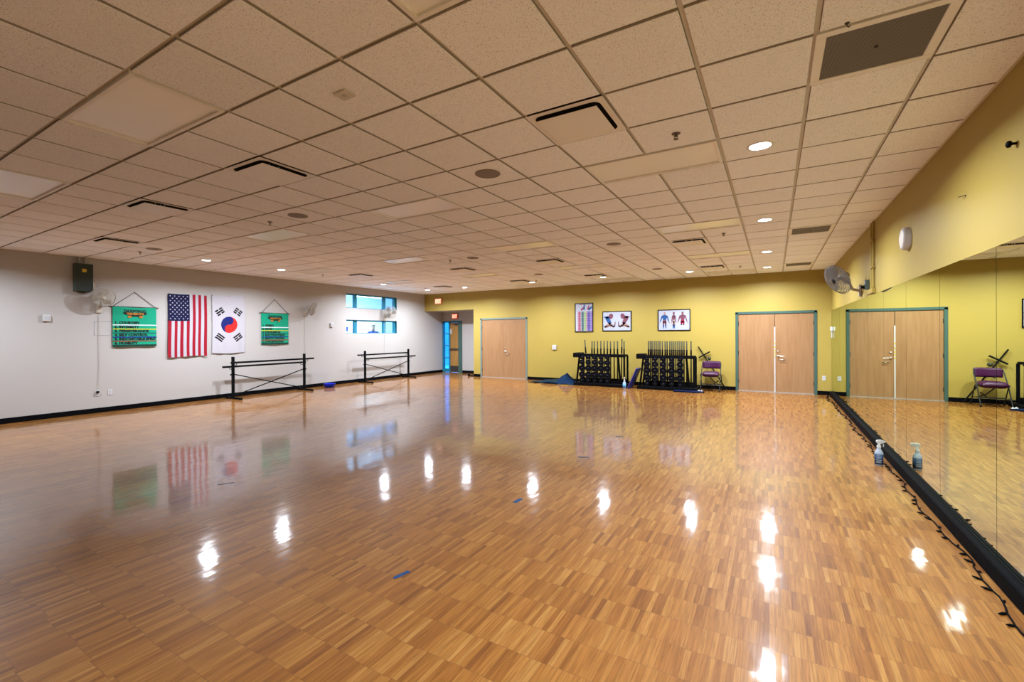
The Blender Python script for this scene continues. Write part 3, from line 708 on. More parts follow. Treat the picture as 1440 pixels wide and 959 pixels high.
# ------------------------------------------------------------------ exit signs
def exit_sign(x0, x1, z0, z1, y, label, face, txt):
    r_ = thing('exit_sign', ((x0 + x1) / 2, y, z0), label, 'exit sign', 'lit exit signs')
    MB().box(x0, x1, y - .045, y - .0005, z0, z1).build('housing', M['exit_edge'], r_, bevel=.006)
    MB().box(x0 + .018, x1 - .018, y - .049, y - .0455, z0 + .016, z1 - .016).build('lit_face', face, r_)
    h = (z1 - z0) * .62
    text_mb('EXIT', h * 1.36, ((x0 + x1) / 2 - (x1 - x0) * .38, y - .049, z0 + (z1 - z0) * .2), (1, 0, 0), (0, 0, 1), (0, -1, 0), .002, width=(x1 - x0) * .76, bold=.004).build('lettering', txt, r_)
exit_sign(-11.87, -11.52, 2.865, 3.105, YB, 'lit orange exit sign on the yellow bulkhead', M['exit_face'], M['exit_text'])
exit_sign(-11.90, -11.58, 2.30, 2.53, DY, 'lit red exit sign inside the recess above the brown door', M['exit_red'], M['exit_text'])

# ------------------------------------------------------------------ fans
def wall_fan(mount, wall_n, head, face, rad, label, blade_m, cord=None, body_m=None, cage_m=None):
    body_m = body_m or M['ivory']; cage_m = cage_m or M['fanwire']
    mount, head = Vector(mount), Vector(head); d = Vector(face).normalized(); wn = Vector(wall_n)
    r_ = thing('wall_fan', mount, label, 'fan', 'oscillating wall fans')
    side = wn.cross(Vector((0, 0, 1)))
    # bracket and arm
    mb = MB(); mb.obox(mount + wn * .02, (wn, side, (0, 0, 1)), (.02, .05, .10)); mb.build('wall_bracket', body_m, r_, bevel=.01)
    back = head - d * .14
    elbow = mount + wn * .13 + Vector((0, 0, .03))
    mb = MB(); mb.tube([mount + wn * .03, elbow, (elbow + back) / 2 + Vector((0, 0, .015)), back], [.028, .026, .022, .022], 10); mb.build('arm', body_m, r_)
    MB().lathe([(0, -.20), (.045, -.19), (.062, -.14), (.062, -.08), (.045, -.045), (.02, -.04)], head, d, 20).build('motor', body_m, r_)
    # cage: rings and radial wires, front and rear
    a = d.orthogonal().normalized(); b = d.cross(a)
    mb = MB(); wr = .0028
    def ring(r, h, k=36, t=wr): mb.tube([head + d * h + (a * math.cos(2 * math.pi * q / k) + b * math.sin(2 * math.pi * q / k)) * r for q in range(k)], t, 5, closed=True)
    ring(rad, 0, 40, .005); ring(rad, .012, 40, .004)
    for fr, h in ((.92, .03), (.82, .045), (.71, .054), (.6, .062), (.48, .067), (.36, .07)): ring(rad * fr, h)
    for fr, h in ((.8, -.05), (.5, -.065)): ring(rad * fr, h)
    for q in range(48):
        t = 2 * math.pi * q / 48; e = a * math.cos(t) + b * math.sin(t)
        mb.tube([head + e * rad, head + e * rad * .82 + d * .045, head + e * rad * .5 + d * .067, head + e * rad * .17 + d * .074], wr, 4, caps=False)
        if q % 2 == 0: mb.tube([head + e * rad, head + e * rad * .8 - d * .05, head + e * rad * .25 - d * .07], wr, 4, caps=False)
    cg = mb.build('cage', cage_m, r_)
    MB().lathe([(0, .082), (rad * .16, .08), (rad * .19, .07), (rad * .17, .066)], head, d, 20).build('badge', M['gunmetal'] if cage_m is M['silverfan'] else body_m, cg)
    hb = MB().lathe([(0, .035), (.025, .03), (.03, -.03), (0, -.04)], head, d, 16).build('hub', blade_m, r_)
    for q in range(3):
        t0 = 2 * math.pi * q / 3 + .4
        def fn(u, v, t0=t0):
            rr = rad * (.14 + .74 * v); w = .75 * math.sin(math.pi * (.18 + .72 * v)) ; t = t0 + (u - .5) * w * 1.55
            return head + (a * math.cos(t) + b * math.sin(t)) * rr + d * ((u - .5) * .05 + .003)
        mb = MB(); mb.grid(fn, 8, 8); mb.grid(lambda u, v: fn(u, v) - d * .003, 8, 8); mb.build('blade', blade_m, hb)
    if cord:
        mb = MB(); mb.tube(cord, .0035, 6); mb.build('power_cord', M['fanwire'], r_)
    return r_
wx = XL + .012
wall_fan((XL, 3.93, 2.24), (1, 0, 0), (XL + .30, 3.91, 2.46), (.93, -.12, -.33), .212, 'pale wall fan beneath the grey fuse box, face toward the room', M['ivory'],
         [(wx, 3.93, 2.15), (wx, 3.925, 1.6), (wx, 3.93, 1.0), (wx, 3.91, .6), (wx + .02, 3.91, .46)])
wall_fan((XL, 8.93, 2.33), (1, 0, 0), (XL + .24, 9.06, 2.45), (.76, .56, -.30), .215, 'pale wall fan seen edge-on above the first ballet barre', M['ivory'],
         [(wx, 8.93, 2.24), (wx, 8.92, 1.6), (wx, 8.95, .8), (wx, 8.93, .5)])
wall_fan((XL, 12.29, 2.26), (1, 0, 0), (XL + .27, 12.33, 2.46), (.60, -.77, -.05), .235, 'wall fan with grey blades between the two slot windows', M['fanblade'],
         [(wx, 12.28, 2.17), (wx, 12.28, 1.66), (wx, 12.26, 1.2), (wx, 12.27, .75)])
wall_fan((XR, 9.90, 2.36), (-1, 0, 0), (XR - .36, 9.62, 2.545), (-.79, -.43, -.45), .262, 'silver wall fan above the mirrors near the yellow end wall', M['silverfan'],
         [(XR - .04, 9.86, 2.38), (XR - .10, 9.65, 2.36), (XR - .08, 9.45, 2.43), (XR - .07, 9.28, 2.42)], body_m=M['ivory'], cage_m=M['silverfan'])

# junction box and conduit on the right wall
r_ = thing('junction_box', (XR - .03, 9.2, 2.32), 'grey junction box with a plug beneath the wall conduit', 'junction box')
MB().box(XR - .055, XR - .001, 9.14, 9.26, 2.32, 2.47).build('box', M['panelside'], r_, bevel=.006)
MB().box(XR - .10, XR - .055, 9.17, 9.23, 2.335, 2.385).build('plug', M['black'], r_, bevel=.006)
MB().box(XR - .06, XR - .055, 9.15, 9.20, 2.40, 2.46).build('cover', M['white_plastic'], r_)
r_ = thing('wall_conduit', (XR - .02, 8.75, 2.25), 'yellow painted conduit pipe running down from the ceiling to the mirrors', 'conduit')
mb = MB(); mb.tube([(XR - .022, 8.80, CEIL), (XR - .022, 8.80, 2.30)], .018, 10); mb.tube([(XR - .02, 8.68, CEIL), (XR - .02, 8.68, 2.30)], .014, 10); mb.build('pipe', M['yellow_wall'], r_)
MB().box(XR - .05, XR - .001, 8.62, 9.05, 2.225, 2.295).build('lower_channel', M['yellow_wall'], r_, bevel=.005)
for z in (2.6, 3.0): MB().box(XR - .043, XR - .001, 8.64, 8.84, z, z + .02).build('strap', M['yellow_wall'], r_)
# round white wall speaker, hooks, small holder
MB_ = MB(); c = (XR, 6.70, 2.685); r_ = thing('wall_disc_speaker', c, 'round white domed speaker high on the wall above the mirrors', 'speaker')
MB().lathe([(.128, 0), (.128, .045), (.115, .062), (.100, .066)], c, (-1, 0, 0), 36).build('housing', M['white_plastic'], r_)
MB().lathe([(.101, .064), (.06, .074), (0, .078)], c, (-1, 0, 0), 36).build('grille', M['pan_white'], r_)
mb = MB(); c = (XR, 4.07, 2.81); mb.lathe([(.008, 0), (.008, .02), (.020, .026), (.022, .038), (.012, .046), (0, .047)], c, (-1, 0, 0), 18); tag(mb.build('wall_stud', M['black']), 'small round black stud on the yellow wall high above the mirrors', 'stud')
mb = MB(); c = Vector((XR, 4.94, 2.71)); mb.lathe([(0, .003), (.008, .003), (.009, 0)], c, (-1, 0, 0), 12); mb.tube([c, c + Vector((-.02, .0, .0)), c + Vector((-.03, .03, 0)), c + Vector((-.03, .05, .008))], .0035, 6)
tag(mb.build('wall_hook', M['hinge']), 'tiny metal hook on the yellow wall above the mirrors', 'hook')
r_ = thing('wall_holder', (MX, 14.3, 1.6), 'small white holder fixed to the corner mirror', 'holder')
MB().box(MX - .05, MX - .0005, 14.25, 14.37, 1.68, 1.78).build('box', M['white_plastic'], r_, bevel=.008)
MB().prism([(MX - .03, 14.28, 1.68), (MX - .03, 14.35, 1.68), (MX - .03, 14.33, 1.50), (MX - .03, 14.31, 1.50)], (1, 0, 0), .02).build('tail', M['white_plastic'], r_)

# ------------------------------------------------------------------ small things on the left wall
r_ = thing('fuse_box', (XL, 3.66, 2.56), 'dark green-grey electrical box high on the off-white wall', 'electrical box')
MB().box(XL, XL + .15, 3.52, 3.80, 2.57, 3.15).build('cabinet', M['panelside'], r_, bevel=.006)
MB().box(XL + .15, XL + .166, 3.525, 3.80, 2.58, 3.145).build('cover', M['panelgrey'], r_, bevel=.005)
MB().box(XL + .166, XL + .168, 3.62, 3.69, 2.97, 3.04).build('sticker', M['yellow'], r_)
mb = MB(); mb.box(XL + .08, XL + .15, 3.80, 3.83, 2.62, 2.78); mb.bar((XL + .13, 3.83, 2.64), (XL + .16, 3.84, 2.80), .022); mb.build('lever', M['chrome'], r_, bevel=.004)
mb = MB(); mb.tube([(XL + .06, 3.60, 3.14), (XL + .06, 3.60, CEIL - .002)], .016, 10); mb.tube([(XL + .06, 3.70, 3.14), (XL + .06, 3.70, CEIL - .002)], .016, 10); mb.build('conduit', M['white_wall'], r_)
MB().box(XL + .03, XL + .13, 3.58, 3.70, 2.555, 2.57).build('bottom_fitting', M['black'], r_)
def wall_unit(name, label, cat, c, n_, w, h, d, group=None, lens=True):
    c = Vector(c); n_ = Vector(n_); sd = n_.cross(Vector((0, 0, 1)))
    r_ = thing(name, c, label, cat, group)
    MB().obox(c + n_ * d / 2, (n_, sd, (0, 0, 1)), (d / 2 - .0003, w / 2, h / 2)).build('body', M['white_plastic'], r_, bevel=.006)
    if lens: MB().obox(c + n_ * (d + .003) - sd * w * .1, (n_, sd, (0, 0, 1)), (.004, w * .25, h * .22)).build('window', M['p_grey'], r_)
    return r_
wall_unit('wall_strobe', 'white fire alarm strobe on the off-white wall left of the fuse box', 'alarm', (XL, 3.11, 2.01), (1, 0, 0), .12, .13, .05)
wall_unit('wall_sensor', 'small white sensor on the off-white wall left of the slot windows', 'sensor', (XL, 9.92, 1.97), (1, 0, 0), .10, .14, .05)
wall_unit('thermostat', 'white thermostat on the yellow wall left of the barbell racks', 'thermostat', (-6.57, YB, 1.17), (0, -1, 0), .15, .16, .04)
def outlet(label, c, n_, plug=False):
    c = Vector(c); n_ = Vector(n_); sd = n_.cross(Vector((0, 0, 1)))
    r_ = thing('wall_outlet', c, label, 'outlet', 'wall outlets')
    MB().obox(c + n_ * .004, (n_, sd, (0, 0, 1)), (.0037, .04, .062)).build('plate', M['white_plastic'], r_, bevel=.002)
    for z in (-.024, .024): MB().obox(c + n_ * .009 + Vector((0, 0, z)), (n_, sd, (0, 0, 1)), (.0015, .017, .014)).build('socket', M['p_grey'], r_, bevel=.001)
    if plug: MB().obox(c + n_ * .03 + Vector((0, 0, .024)), (n_, sd, (0, 0, 1)), (.018, .022, .022)).build('plug', M['black'], r_, bevel=.004)
outlet('white outlet with a black plug under the first wall fan', (XL, 3.90, .42), (1, 0, 0), True)
outlet('empty white outlet right of the plugged one under the first fan', (XL, 4.12, .42), (1, 0, 0))
outlet('white outlet on the yellow wall between the right doors and the mirrors', (1.12, YB, .44), (0, -1, 0))
r_ = thing('ceiling_sensor', (-2.52, 2.13, CEIL), 'small flat taupe sensor plate on a ceiling tile left of the first diffuser', 'sensor')
MB().box(-2.58, -2.46, 2.08, 2.18, CEIL - .012, CEIL - .0012).build('plate', M['tbar'], r_, bevel=.004)
MB().lathe([(0, -.018), (.012, -.016), (.016, -.012)], (-2.52, 2.13, CEIL), n=12).build('eye', M['p_grey'], r_)
# surface wiring loop left of the first banner
mb = MB(); mb.tube([(XL + .004, 4.14, 1.96), (XL + .004, 3.86, 1.95), (XL + .004, 3.86, 1.66), (XL + .004, 4.14, 1.66)], .004, 6)
tag(mb.build('surface_wire', M['p_grey']), 'thin grey surface wire loop on the wall left of the first green banner', 'wire')

# ------------------------------------------------------------------ banners
def banner(y0, y1, z0, z1, apex_z, label, title, logo, lines):
    w, h = y1 - y0, z1 - z0
    r_ = thing('wall_banner', (XL, (y0 + y1) / 2, z0), label, 'banner', 'green taekwondo banners')
    def fx(u, v): return XL + .030 + .008 * math.sin(u * 9 + y0 * 3) + .012 * math.sin(math.pi * u) * v
    def pt(u, v): return (fx(u, v), y0 + u * w, z1 - v * h)
    mb = MB(); mb.grid(pt, 24, 24); mb.grid(lambda u, v: (pt(u, v)[0] - .003, pt(u, v)[1], pt(u, v)[2]), 24, 24); mb.build('cloth', M['banner'], r_)
    MB().tube([(XL + .025, y0 - .05, z1 + .003), (XL + .025, y1 + .05, z1 + .003)], .010, 8).build('top_dowel', M['dowel'], r_)
    mb = MB(); ym = (y0 + y1) / 2; mb.tube([(XL + .025, y0 + .01, z1 + .008), (XL + .012, ym, apex_z), (XL + .025, y1 - .01, z1 + .008)], .006, 6); mb.build('hanging_cord', M['cordbrown'], r_)
    MB().lathe([(0, .02), (.008, .018), (.006, 0)], (XL, ym, apex_z), (1, 0, 0), 8).build('nail', M['hinge'], r_)
    def strip(v0, v1, mat, name):
        mb = MB(); mb.grid(lambda u, v: (fx(u, v0 + (v1 - v0) * v) + .003, y0 + u * w, z1 - (v0 + (v1 - v0) * v) * h), 24, 1); mb.build(name, mat, r_)
    def put(txt, u, v, size, width, mat, al='LEFT', bold=.004):
        t = text_mb(txt, size, (0, 0, 0), (0, 1, 0), (0, 0, 1), (1, 0, 0), 0, width=width, bold=bold)
        off = u if al == 'LEFT' else .5
        if not t.v: return
        ym_ = max(p.y for p in t.v); 
        for p in t.v:
            yy = p.y + (u * w if al == 'LEFT' else .5 * w - ym_ / 2); uu = min(1, max(0, yy / w))
            p.y = y0 + yy; p.z = z1 - v * h + p.z; p.x = fx(uu, v) + (.0045 if mat is M['ink'] else .020)
        t.build('lettering', mat, r_)
    put(title, 0, .125, .075, .52 * w, M['ink'], 'C')
    # logo: a black winged band with a fist on either side below it
    mb = MB(); x = XL + .055
    def Q(u, v): return (fx(u, v) + .012, y0 + u * w, z1 - v * h)
    mb.add([Q(.23, .13), Q(.30, .125), Q(.5, .14), Q(.70, .125), Q(.77, .13), Q(.76, .175), Q(.66, .20), Q(.6, .235), Q(.53, .235), Q(.5, .225), Q(.47, .235), Q(.4, .235), Q(.34, .20), Q(.24, .175)], [tuple(range(14))])
    mb.build('emblem', M['ink'], r_)
    for s in (-1, 1):
        mb = MB(); c = .5 + s * .13
        mb.add([Q(c - .045, .225), Q(c + .02, .215), Q(c + .05, .23), Q(c + .045, .258), Q(c - .01, .275), Q(c - .045, .258)], [tuple(range(6))])
        for p in mb.v: p.x += .002
        mb.build('fist', M['orange'], r_)
    put(logo, 0, .192, .058, .40 * w, M['orange'], 'C', .004)
    ss = [M['s_white'], M['s_yellow'], M['s_green'], M['s_blue'], M['s_red'], M['s_black']]
    for k, (ln, mat) in enumerate(zip(lines, ss)):
        v = .425 + k * .1015
        put(ln[0], .04, v, .075, ln[1] * w, M['ink'])
        strip(v + .014, v + .040 if k < 5 else v + .062, mat, 'stripe')
banner(4.165, 4.985, 1.40, 2.29, 2.63, 'green taekwondo tenets banner beside the fan, left of the American flag', 'TAE KWON-DO', 'TENENTS',
       [('1. COURTESY', .56), ('2. INTEGRITY', .56), ('3. PERSEVERANCE', .77), ('4. SELF CONTROL', .75), ('5. INDOMITABLE SPIRIT', .95), ('6. HUMILITY', .52)])
banner(7.53, 8.365, 1.375, 2.275, 2.68, 'green taekwondo theory banner right of the Korean flag', 'TAE KWON-DO', 'THEORY OF POWER',
       [('1. SPEED', .38), ('2. MASS', .34), ('3. EQUILIBRIUM', .64), ('4. REACTION FORCE', .82), ('5. BREATH CONTROL', .82), ('6. CONCENTRATION', .76)])

# ------------------------------------------------------------------ flags
def flag(name, label, y0, y1, z0, z1, mats, fn, seed, amp):
    w, h = y1 - y0, z1 - z0
    r_ = thing(name, (XL, (y0 + y1) / 2, z0), label, 'flag', 'national flags hung on the wall')
    rn = random.Random(seed); ph = [rn.uniform(0, 6) for _ in range(4)]
    def pt(u, v):
        x = XL + .022 + amp * v ** .7 * (.6 * math.sin(u * 13 + ph[0] + v * 1.5) + .4 * math.sin(u * 23 + ph[1] - v * 2)) + amp * 1.1
        zz = z1 - v * h - .010 * math.sin(u * 6.28 + ph[2]) * v - .006 * math.sin(math.pi * 2 * u) * (1 - v)
        return (x, y0 + u * w + .012 * math.sin(v * 5 + ph[3]) * v, zz)
    mb = MB(); mb.grid(pt, 130, 190, fn); mb.build('flag_cloth', mats, r_)
    for u in (.01, .5, .99):
        p = pt(u, .005); MB().lathe([(0, .01), (.007, .008), (.005, -.02)], (p[0] + .002, p[1], p[2]), (1, 0, 0), 8).build('pin', M['hinge'], r_)
    return pt, r_
def us(u, v):
    if u < 7 / 13 and v < .425:
        gu, gv = u / (7 / 13) , v / .425                   # 50 stars, the flag turned on its side
        c, r_ = gu * 10, gv * 12
        for dc in (0, -1, 1):
            for dr in (0, -1, 1):
                k, q = round(c) + dc, round(r_) + dr
                if 1 <= k <= 9 and 1 <= q <= 11 and (k + q) % 2 == 0:
                    dy, dz = (gu - k / 10) * .46, (gv - q / 12) * .64
                    rr = math.hypot(dy, dz); an = math.atan2(dy, dz)
                    if rr < .0125 + .0040 * math.cos(5 * an): return 1
        return 2
    return 0 if int(u * 13) % 2 == 0 else 1
flag('american_flag', 'flag of the United States hung vertically beside the tenets banner', 5.225, 6.09, 1.13, 2.655, [M['fl_red'], M['fl_white'], M['fl_blue']], us, 2, .017)
def kr(u, v):
    y, z = (u - .5) * .84, (.525 - v) * 1.50 - .035
    rr = math.hypot(y, z); R0 = .212
    if rr < R0:
        a, b = y, z                                        # blue half on the left, red on the right, comma swirls at an angle
        ca, sa = math.cos(R(4)), math.sin(R(4)); a, b = y * ca - z * sa, y * sa + z * ca
        if math.hypot(a, b - R0 / 2) < R0 / 2: return 2
        if math.hypot(a, b + R0 / 2) < R0 / 2: return 1
        return 1 if a > 0 else 2
    # corner trigrams: three bars each, solid or broken
    for (sy, sz), kind in (((-1, 1), (0, 1, 0)), ((1, 1), (0, 0, 0)), ((-1, -1), (1, 1, 1)), ((1, -1), (1, 0, 1))):
        cy, cz = sy * .235, sz * .335 
        dy, dz = y - cy, z - cz
        an = math.atan2(cz, cy); ra, rb = dy * math.cos(an) + dz * math.sin(an), -dy * math.sin(an) + dz * math.cos(an)
        if abs(rb) < .105:
            for q in (-1, 0, 1):
                if abs(ra - q * .056) < .0205:
                    if kind[q + 1] == 0 and abs(rb) < .012: return 0
                    return 3
    return 0
flag('korean_flag', 'white flag of South Korea hung vertically right of the American flag', 6.225, 7.06, 1.175, 2.69, [M['fl_white'], M['fl_kred'], M['fl_kblue'], M['fl_black']], kr, 5, .010)

# ------------------------------------------------------------------ ballet barres
def barre(label, xp, ya, yb, upper_near):
    r_ = thing('ballet_barre', (xp, (ya + yb) / 2, 0), label, 'ballet barre', 'portable ballet barres')
    for y in (ya, yb):
        mb = MB(); mb.box(xp - .029, xp + .029, y - .029, y + .029, .03, 1.09); po = mb.build('post', M['black'], r_, bevel=.004)
        mb = MB(); mb.box(xp - .30, xp + .38, y - .03, y + .03, .012, .05); mb.box(xp - .30, xp - .25, y - .032, y + .032, .0, .02); mb.box(xp + .33, xp + .38, y - .032, y + .032, .0, .02); mb.build('foot', M['black'], r_, bevel=.006)
        MB().lathe([(0, .05), (.018, .045), (.018, .02), (.008, 0)], (xp, y + (.025 if y == yb else -.025), .63), (0, 1 if y == yb else -1, 0), 10).build('knob', M['black'], po)
    zu, zl = .945, .825
    zn, zw = (zu, zl) if upper_near else (zl, zu)
    xn, xw = xp + .17, xp - .17
    L = (yb - ya) / 2 + .17; ym = (ya + yb) / 2
    for x, z, nm in ((xn, zn, 'rail'), (xw, zw, 'rail')):
        dy = .03 if x > xp else 0
        MB().tube([(x, ym - L + dy, z), (x, ym + L + dy, z)], .026, 10).build(nm, M['black'], r_)
        for y in (ya, yb):
            MB().tube([(xp, y, z - .06), (x - (.0 if x > xp else 0), y, z - .06), (x, y, z - .01)], .008, 6).build('rail_bracket', M['black'], r_)
    MB().tube([(xp + .012, ya, .64), (xp + .012, yb, .07)], .014, 6).build('cross_brace', M['black'], r_)
    MB().tube([(xp - .012, ya, .07), (xp - .012, yb, .64)], .014, 6).build('cross_brace', M['black'], r_)
barre('black double ballet barre standing before the Korean flag and second banner', -12.0, 6.52, 8.60, True)
barre('black double ballet barre standing beneath the slot windows', -12.0, 10.95, 13.10, False)
# blue tub
c = (-11.98, 9.48, 0); r_ = thing('plastic_tub', c, 'small blue plastic tub on the floor between the two ballet barres', 'tub')
MB().lathe([(0, .004), (.13, .004), (.14, .0), (.165, .10), (.168, .115), (.158, .115), (.135, .012), (0, .010)], c, n=28).build('bowl', M['tubblue'], r_)
MB().lathe([(.160, .108), (.178, .108), (.180, .118), (.160, .120)], c, n=28).build('rim', M['tubblue'], r_)

# ------------------------------------------------------------------ posters on the yellow wall
def poster(x0, x1, z0, z1, label, draw, tilt=0):
    r_ = thing('framed_poster', ((x0 + x1) / 2, YB, z0), label, 'poster', 'framed exercise posters')
    f = .022
    mb = MB()
    for (a, b, c, d) in ((x0, x1, z0, z0 + f), (x0, x1, z1 - f, z1), (x0, x0 + f, z0 + f, z1 - f), (x1 - f, x1, z0 + f, z1 - f)): mb.box(a, b, YB - .03, YB - .0005, c, d)
    mb.build('frame', M['black'], r_, bevel=.003)
    MB().box(x0 + f * .9, x1 - f * .9, YB - .014, YB - .001, z0 + f * .9, z1 - f * .9).build('print', M['paper'], r_)
    draw(r_, x0 + f, z0 + f, x1 - x0 - 2 * f, z1 - z0 - 2 * f)
def flat(r_, name, mat, pts):
    for grp in ([[p] for p in pts] if name == 'figure' else [pts]):
        mb = MB()
        for poly in grp: mb.prism([(p[0], YB - .0145, p[1]) for p in poly], (0, -1, 0), .002)
        mb.build(name, mat, r_)
def capsule(p, q, ra, rb, k=6):
    (x0, z0), (x1, z1) = p, q; an = math.atan2(z1 - z0, x1 - x0); out = []
    for t in range(k + 1): a = an + math.pi / 2 + math.pi * t / k; out.append((x0 + ra * math.cos(a), z0 + ra * math.sin(a)))
    for t in range(k + 1): a = an - math.pi / 2 + math.pi * t / k; out.append((x1 + rb * math.cos(a), z1 + rb * math.sin(a)))
    return out
def chart(r_, x, z, w, h):
    cols = [('p_grey', .01, .10), ('p_pink', .14, .07), ('p_red', .215, .09), ('p_teal', .345, .14), ('p_lime', .50, .12), ('p_pink', .635, .05), ('p_violet', .70, .17), ('p_lilac', .88, .11)]
    for m, u, d in cols:
        n_ = 16
        flat(r_, 'colour_column', M[m], [[(x + u * w, z + h * (.02 + .70 * k / n_)), (x + (u + d) * w, z + h * (.02 + .70 * k / n_)), (x + (u + d) * w, z + h * (.012 + .70 * (k + .95) / n_)), (x + u * w, z + h * (.012 + .70 * (k + .95) / n_))] for k in range(n_)])
    flat(r_, 'figure', M['p_blue'], [capsule((x + .5 * w, z + .80 * h), (x + .52 * w, z + .92 * h), .03, .022), capsule((x + .80 * w, z + .79 * h), (x + .93 * w, z + .86 * h), .035, .03), capsule((x + .52 * w, z + .95 * h), (x + .52 * w, z + .955 * h), .02, .02)])
    flat(r_, 'figure', M['p_red'], [capsule((x + .36 * w, z + .78 * h), (x + .44 * w, z + .85 * h), .03, .02), capsule((x + .72 * w, z + .80 * h), (x + .80 * w, z + .92 * h), .02, .016)])
    flat(r_, 'heading', M['p_muscle'], [[(x + .22 * w, z + .965 * h), (x + .95 * w, z + .965 * h), (x + .95 * w, z + .985 * h), (x + .22 * w, z + .985 * h)]])
def kneeling(r_, x, z, w, h):
    for s, c, m1, m2 in ((1, .26, 'p_blue', 'p_skin'), (-1, .74, 'p_muscle', 'p_skin')):
        X = lambda u: x + (c + s * u) * w
        Z = lambda v: z + v * h
        flat(r_, 'figure_torso', M[m1], [capsule((X(-.02), Z(.42)), (X(-.10), Z(.66)), .055, .07), capsule((X(-.10), Z(.70)), (X(-.20), Z(.72)), .035, .02)])
        flat(r_, 'figure_head', M['p_muscle'], [capsule((X(.02), Z(.74)), (X(.035), Z(.80)), .075, .065)])
        flat(r_, 'figure_limbs', M[m2], [capsule((X(-.02), Z(.36)), (X(-.18), Z(.20)), .045, .03), capsule((X(-.18), Z(.19)), (X(.06), Z(.26)), .03, .028), capsule((X(.0), Z(.34)), (X(.12), Z(.20)), .045, .03)])
        flat(r_, 'figure_leg', M['p_muscle'], [capsule((X(.10), Z(.20)), (X(.17), Z(.24)), .022, .02), capsule((X(.16), Z(.24)), (X(.185), Z(.45)), .02, .012)])
    flat(r_, 'caption', M['p_grey'], [[(x + w * a, z + h * b), (x + w * (a + .07), z + h * b), (x + w * (a + .07), z + h * (b + .018)), (x + w * a, z + h * (b + .018))] for a, b in ((.04, .86), (.42, .66), (.52, .6), (.04, .1), (.3, .08), (.6, .08), (.86, .9), (.45, .5), (.88, .3))])
def standing(r_, x, z, w, h):
    for c, m1, m2, ws in ((.20, 'p_blue', 'p_muscle', 1), (.50, 'p_muscle', 'p_skin', .45), (.78, 'p_muscle', 'p_red', 1)):
        X = lambda u: x + c * w + u * w * ws
        Z = lambda v: z + v * h
        flat(r_, 'figure_head', M['p_skin' if c < .3 else 'p_muscle'], [capsule((X(0), Z(.80)), (X(0), Z(.86)), .024, .03)])
        flat(r_, 'figure_torso', M[m1], [[(X(-.085), Z(.72)), (X(-.03), Z(.77)), (X(.03), Z(.77)), (X(.085), Z(.72)), (X(.07), Z(.60)), (X(.05), Z(.50)), (X(-.05), Z(.50)), (X(-.07), Z(.60))]] + [capsule((X(s * .085), Z(.69)), (X(s * .135), Z(.44)), .020, .013) for s in (-1, 1)])
        flat(r_, 'figure_hips', M[m2], [[(X(-.05), Z(.50)), (X(.05), Z(.50)), (X(.06), Z(.38)), (X(.0), Z(.34)), (X(-.06), Z(.38))]] + [capsule((X(s * .035), Z(.40)), (X(s * .035), Z(.26)), .026, .018) for s in (-1, 1)])
        flat(r_, 'figure_legs', M['p_blue' if c < .6 else 'p_grey'], [capsule((X(s * .035), Z(.25)), (X(s * .04), Z(.09)), .020, .011) for s in (-1, 1)])
        flat(r_, 'figure_hands', M['p_skin'], [capsule((X(s * .145), Z(.41)), (X(s * .16), Z(.35)), .012, .008) for s in (-1, 1)])
    flat(r_, 'caption', M['p_grey'], [[(x + w * a, z + h * b), (x + w * (a + .06), z + h * b), (x + w * (a + .06), z + h * (b + .016)), (x + w * a, z + h * (b + .016))] for a, b in ((.03, .85), (.33, .8), (.6, .84), (.9, .86), (.03, .3), (.36, .35), (.62, .3), (.9, .3), (.33, .1), (.62, .08))])
poster(-5.80, -5.16, 1.70, 2.67, 'tall framed chart with bright colour columns above the left barbell rack', chart)
poster(-4.84, -3.89, 1.72, 2.365, 'framed anatomy poster of two kneeling figures between the chart and the standing figures', kneeling)
poster(-3.08, -2.14, 1.72, 2.365, 'framed anatomy poster of three standing figures above the right barbell rack', standing)

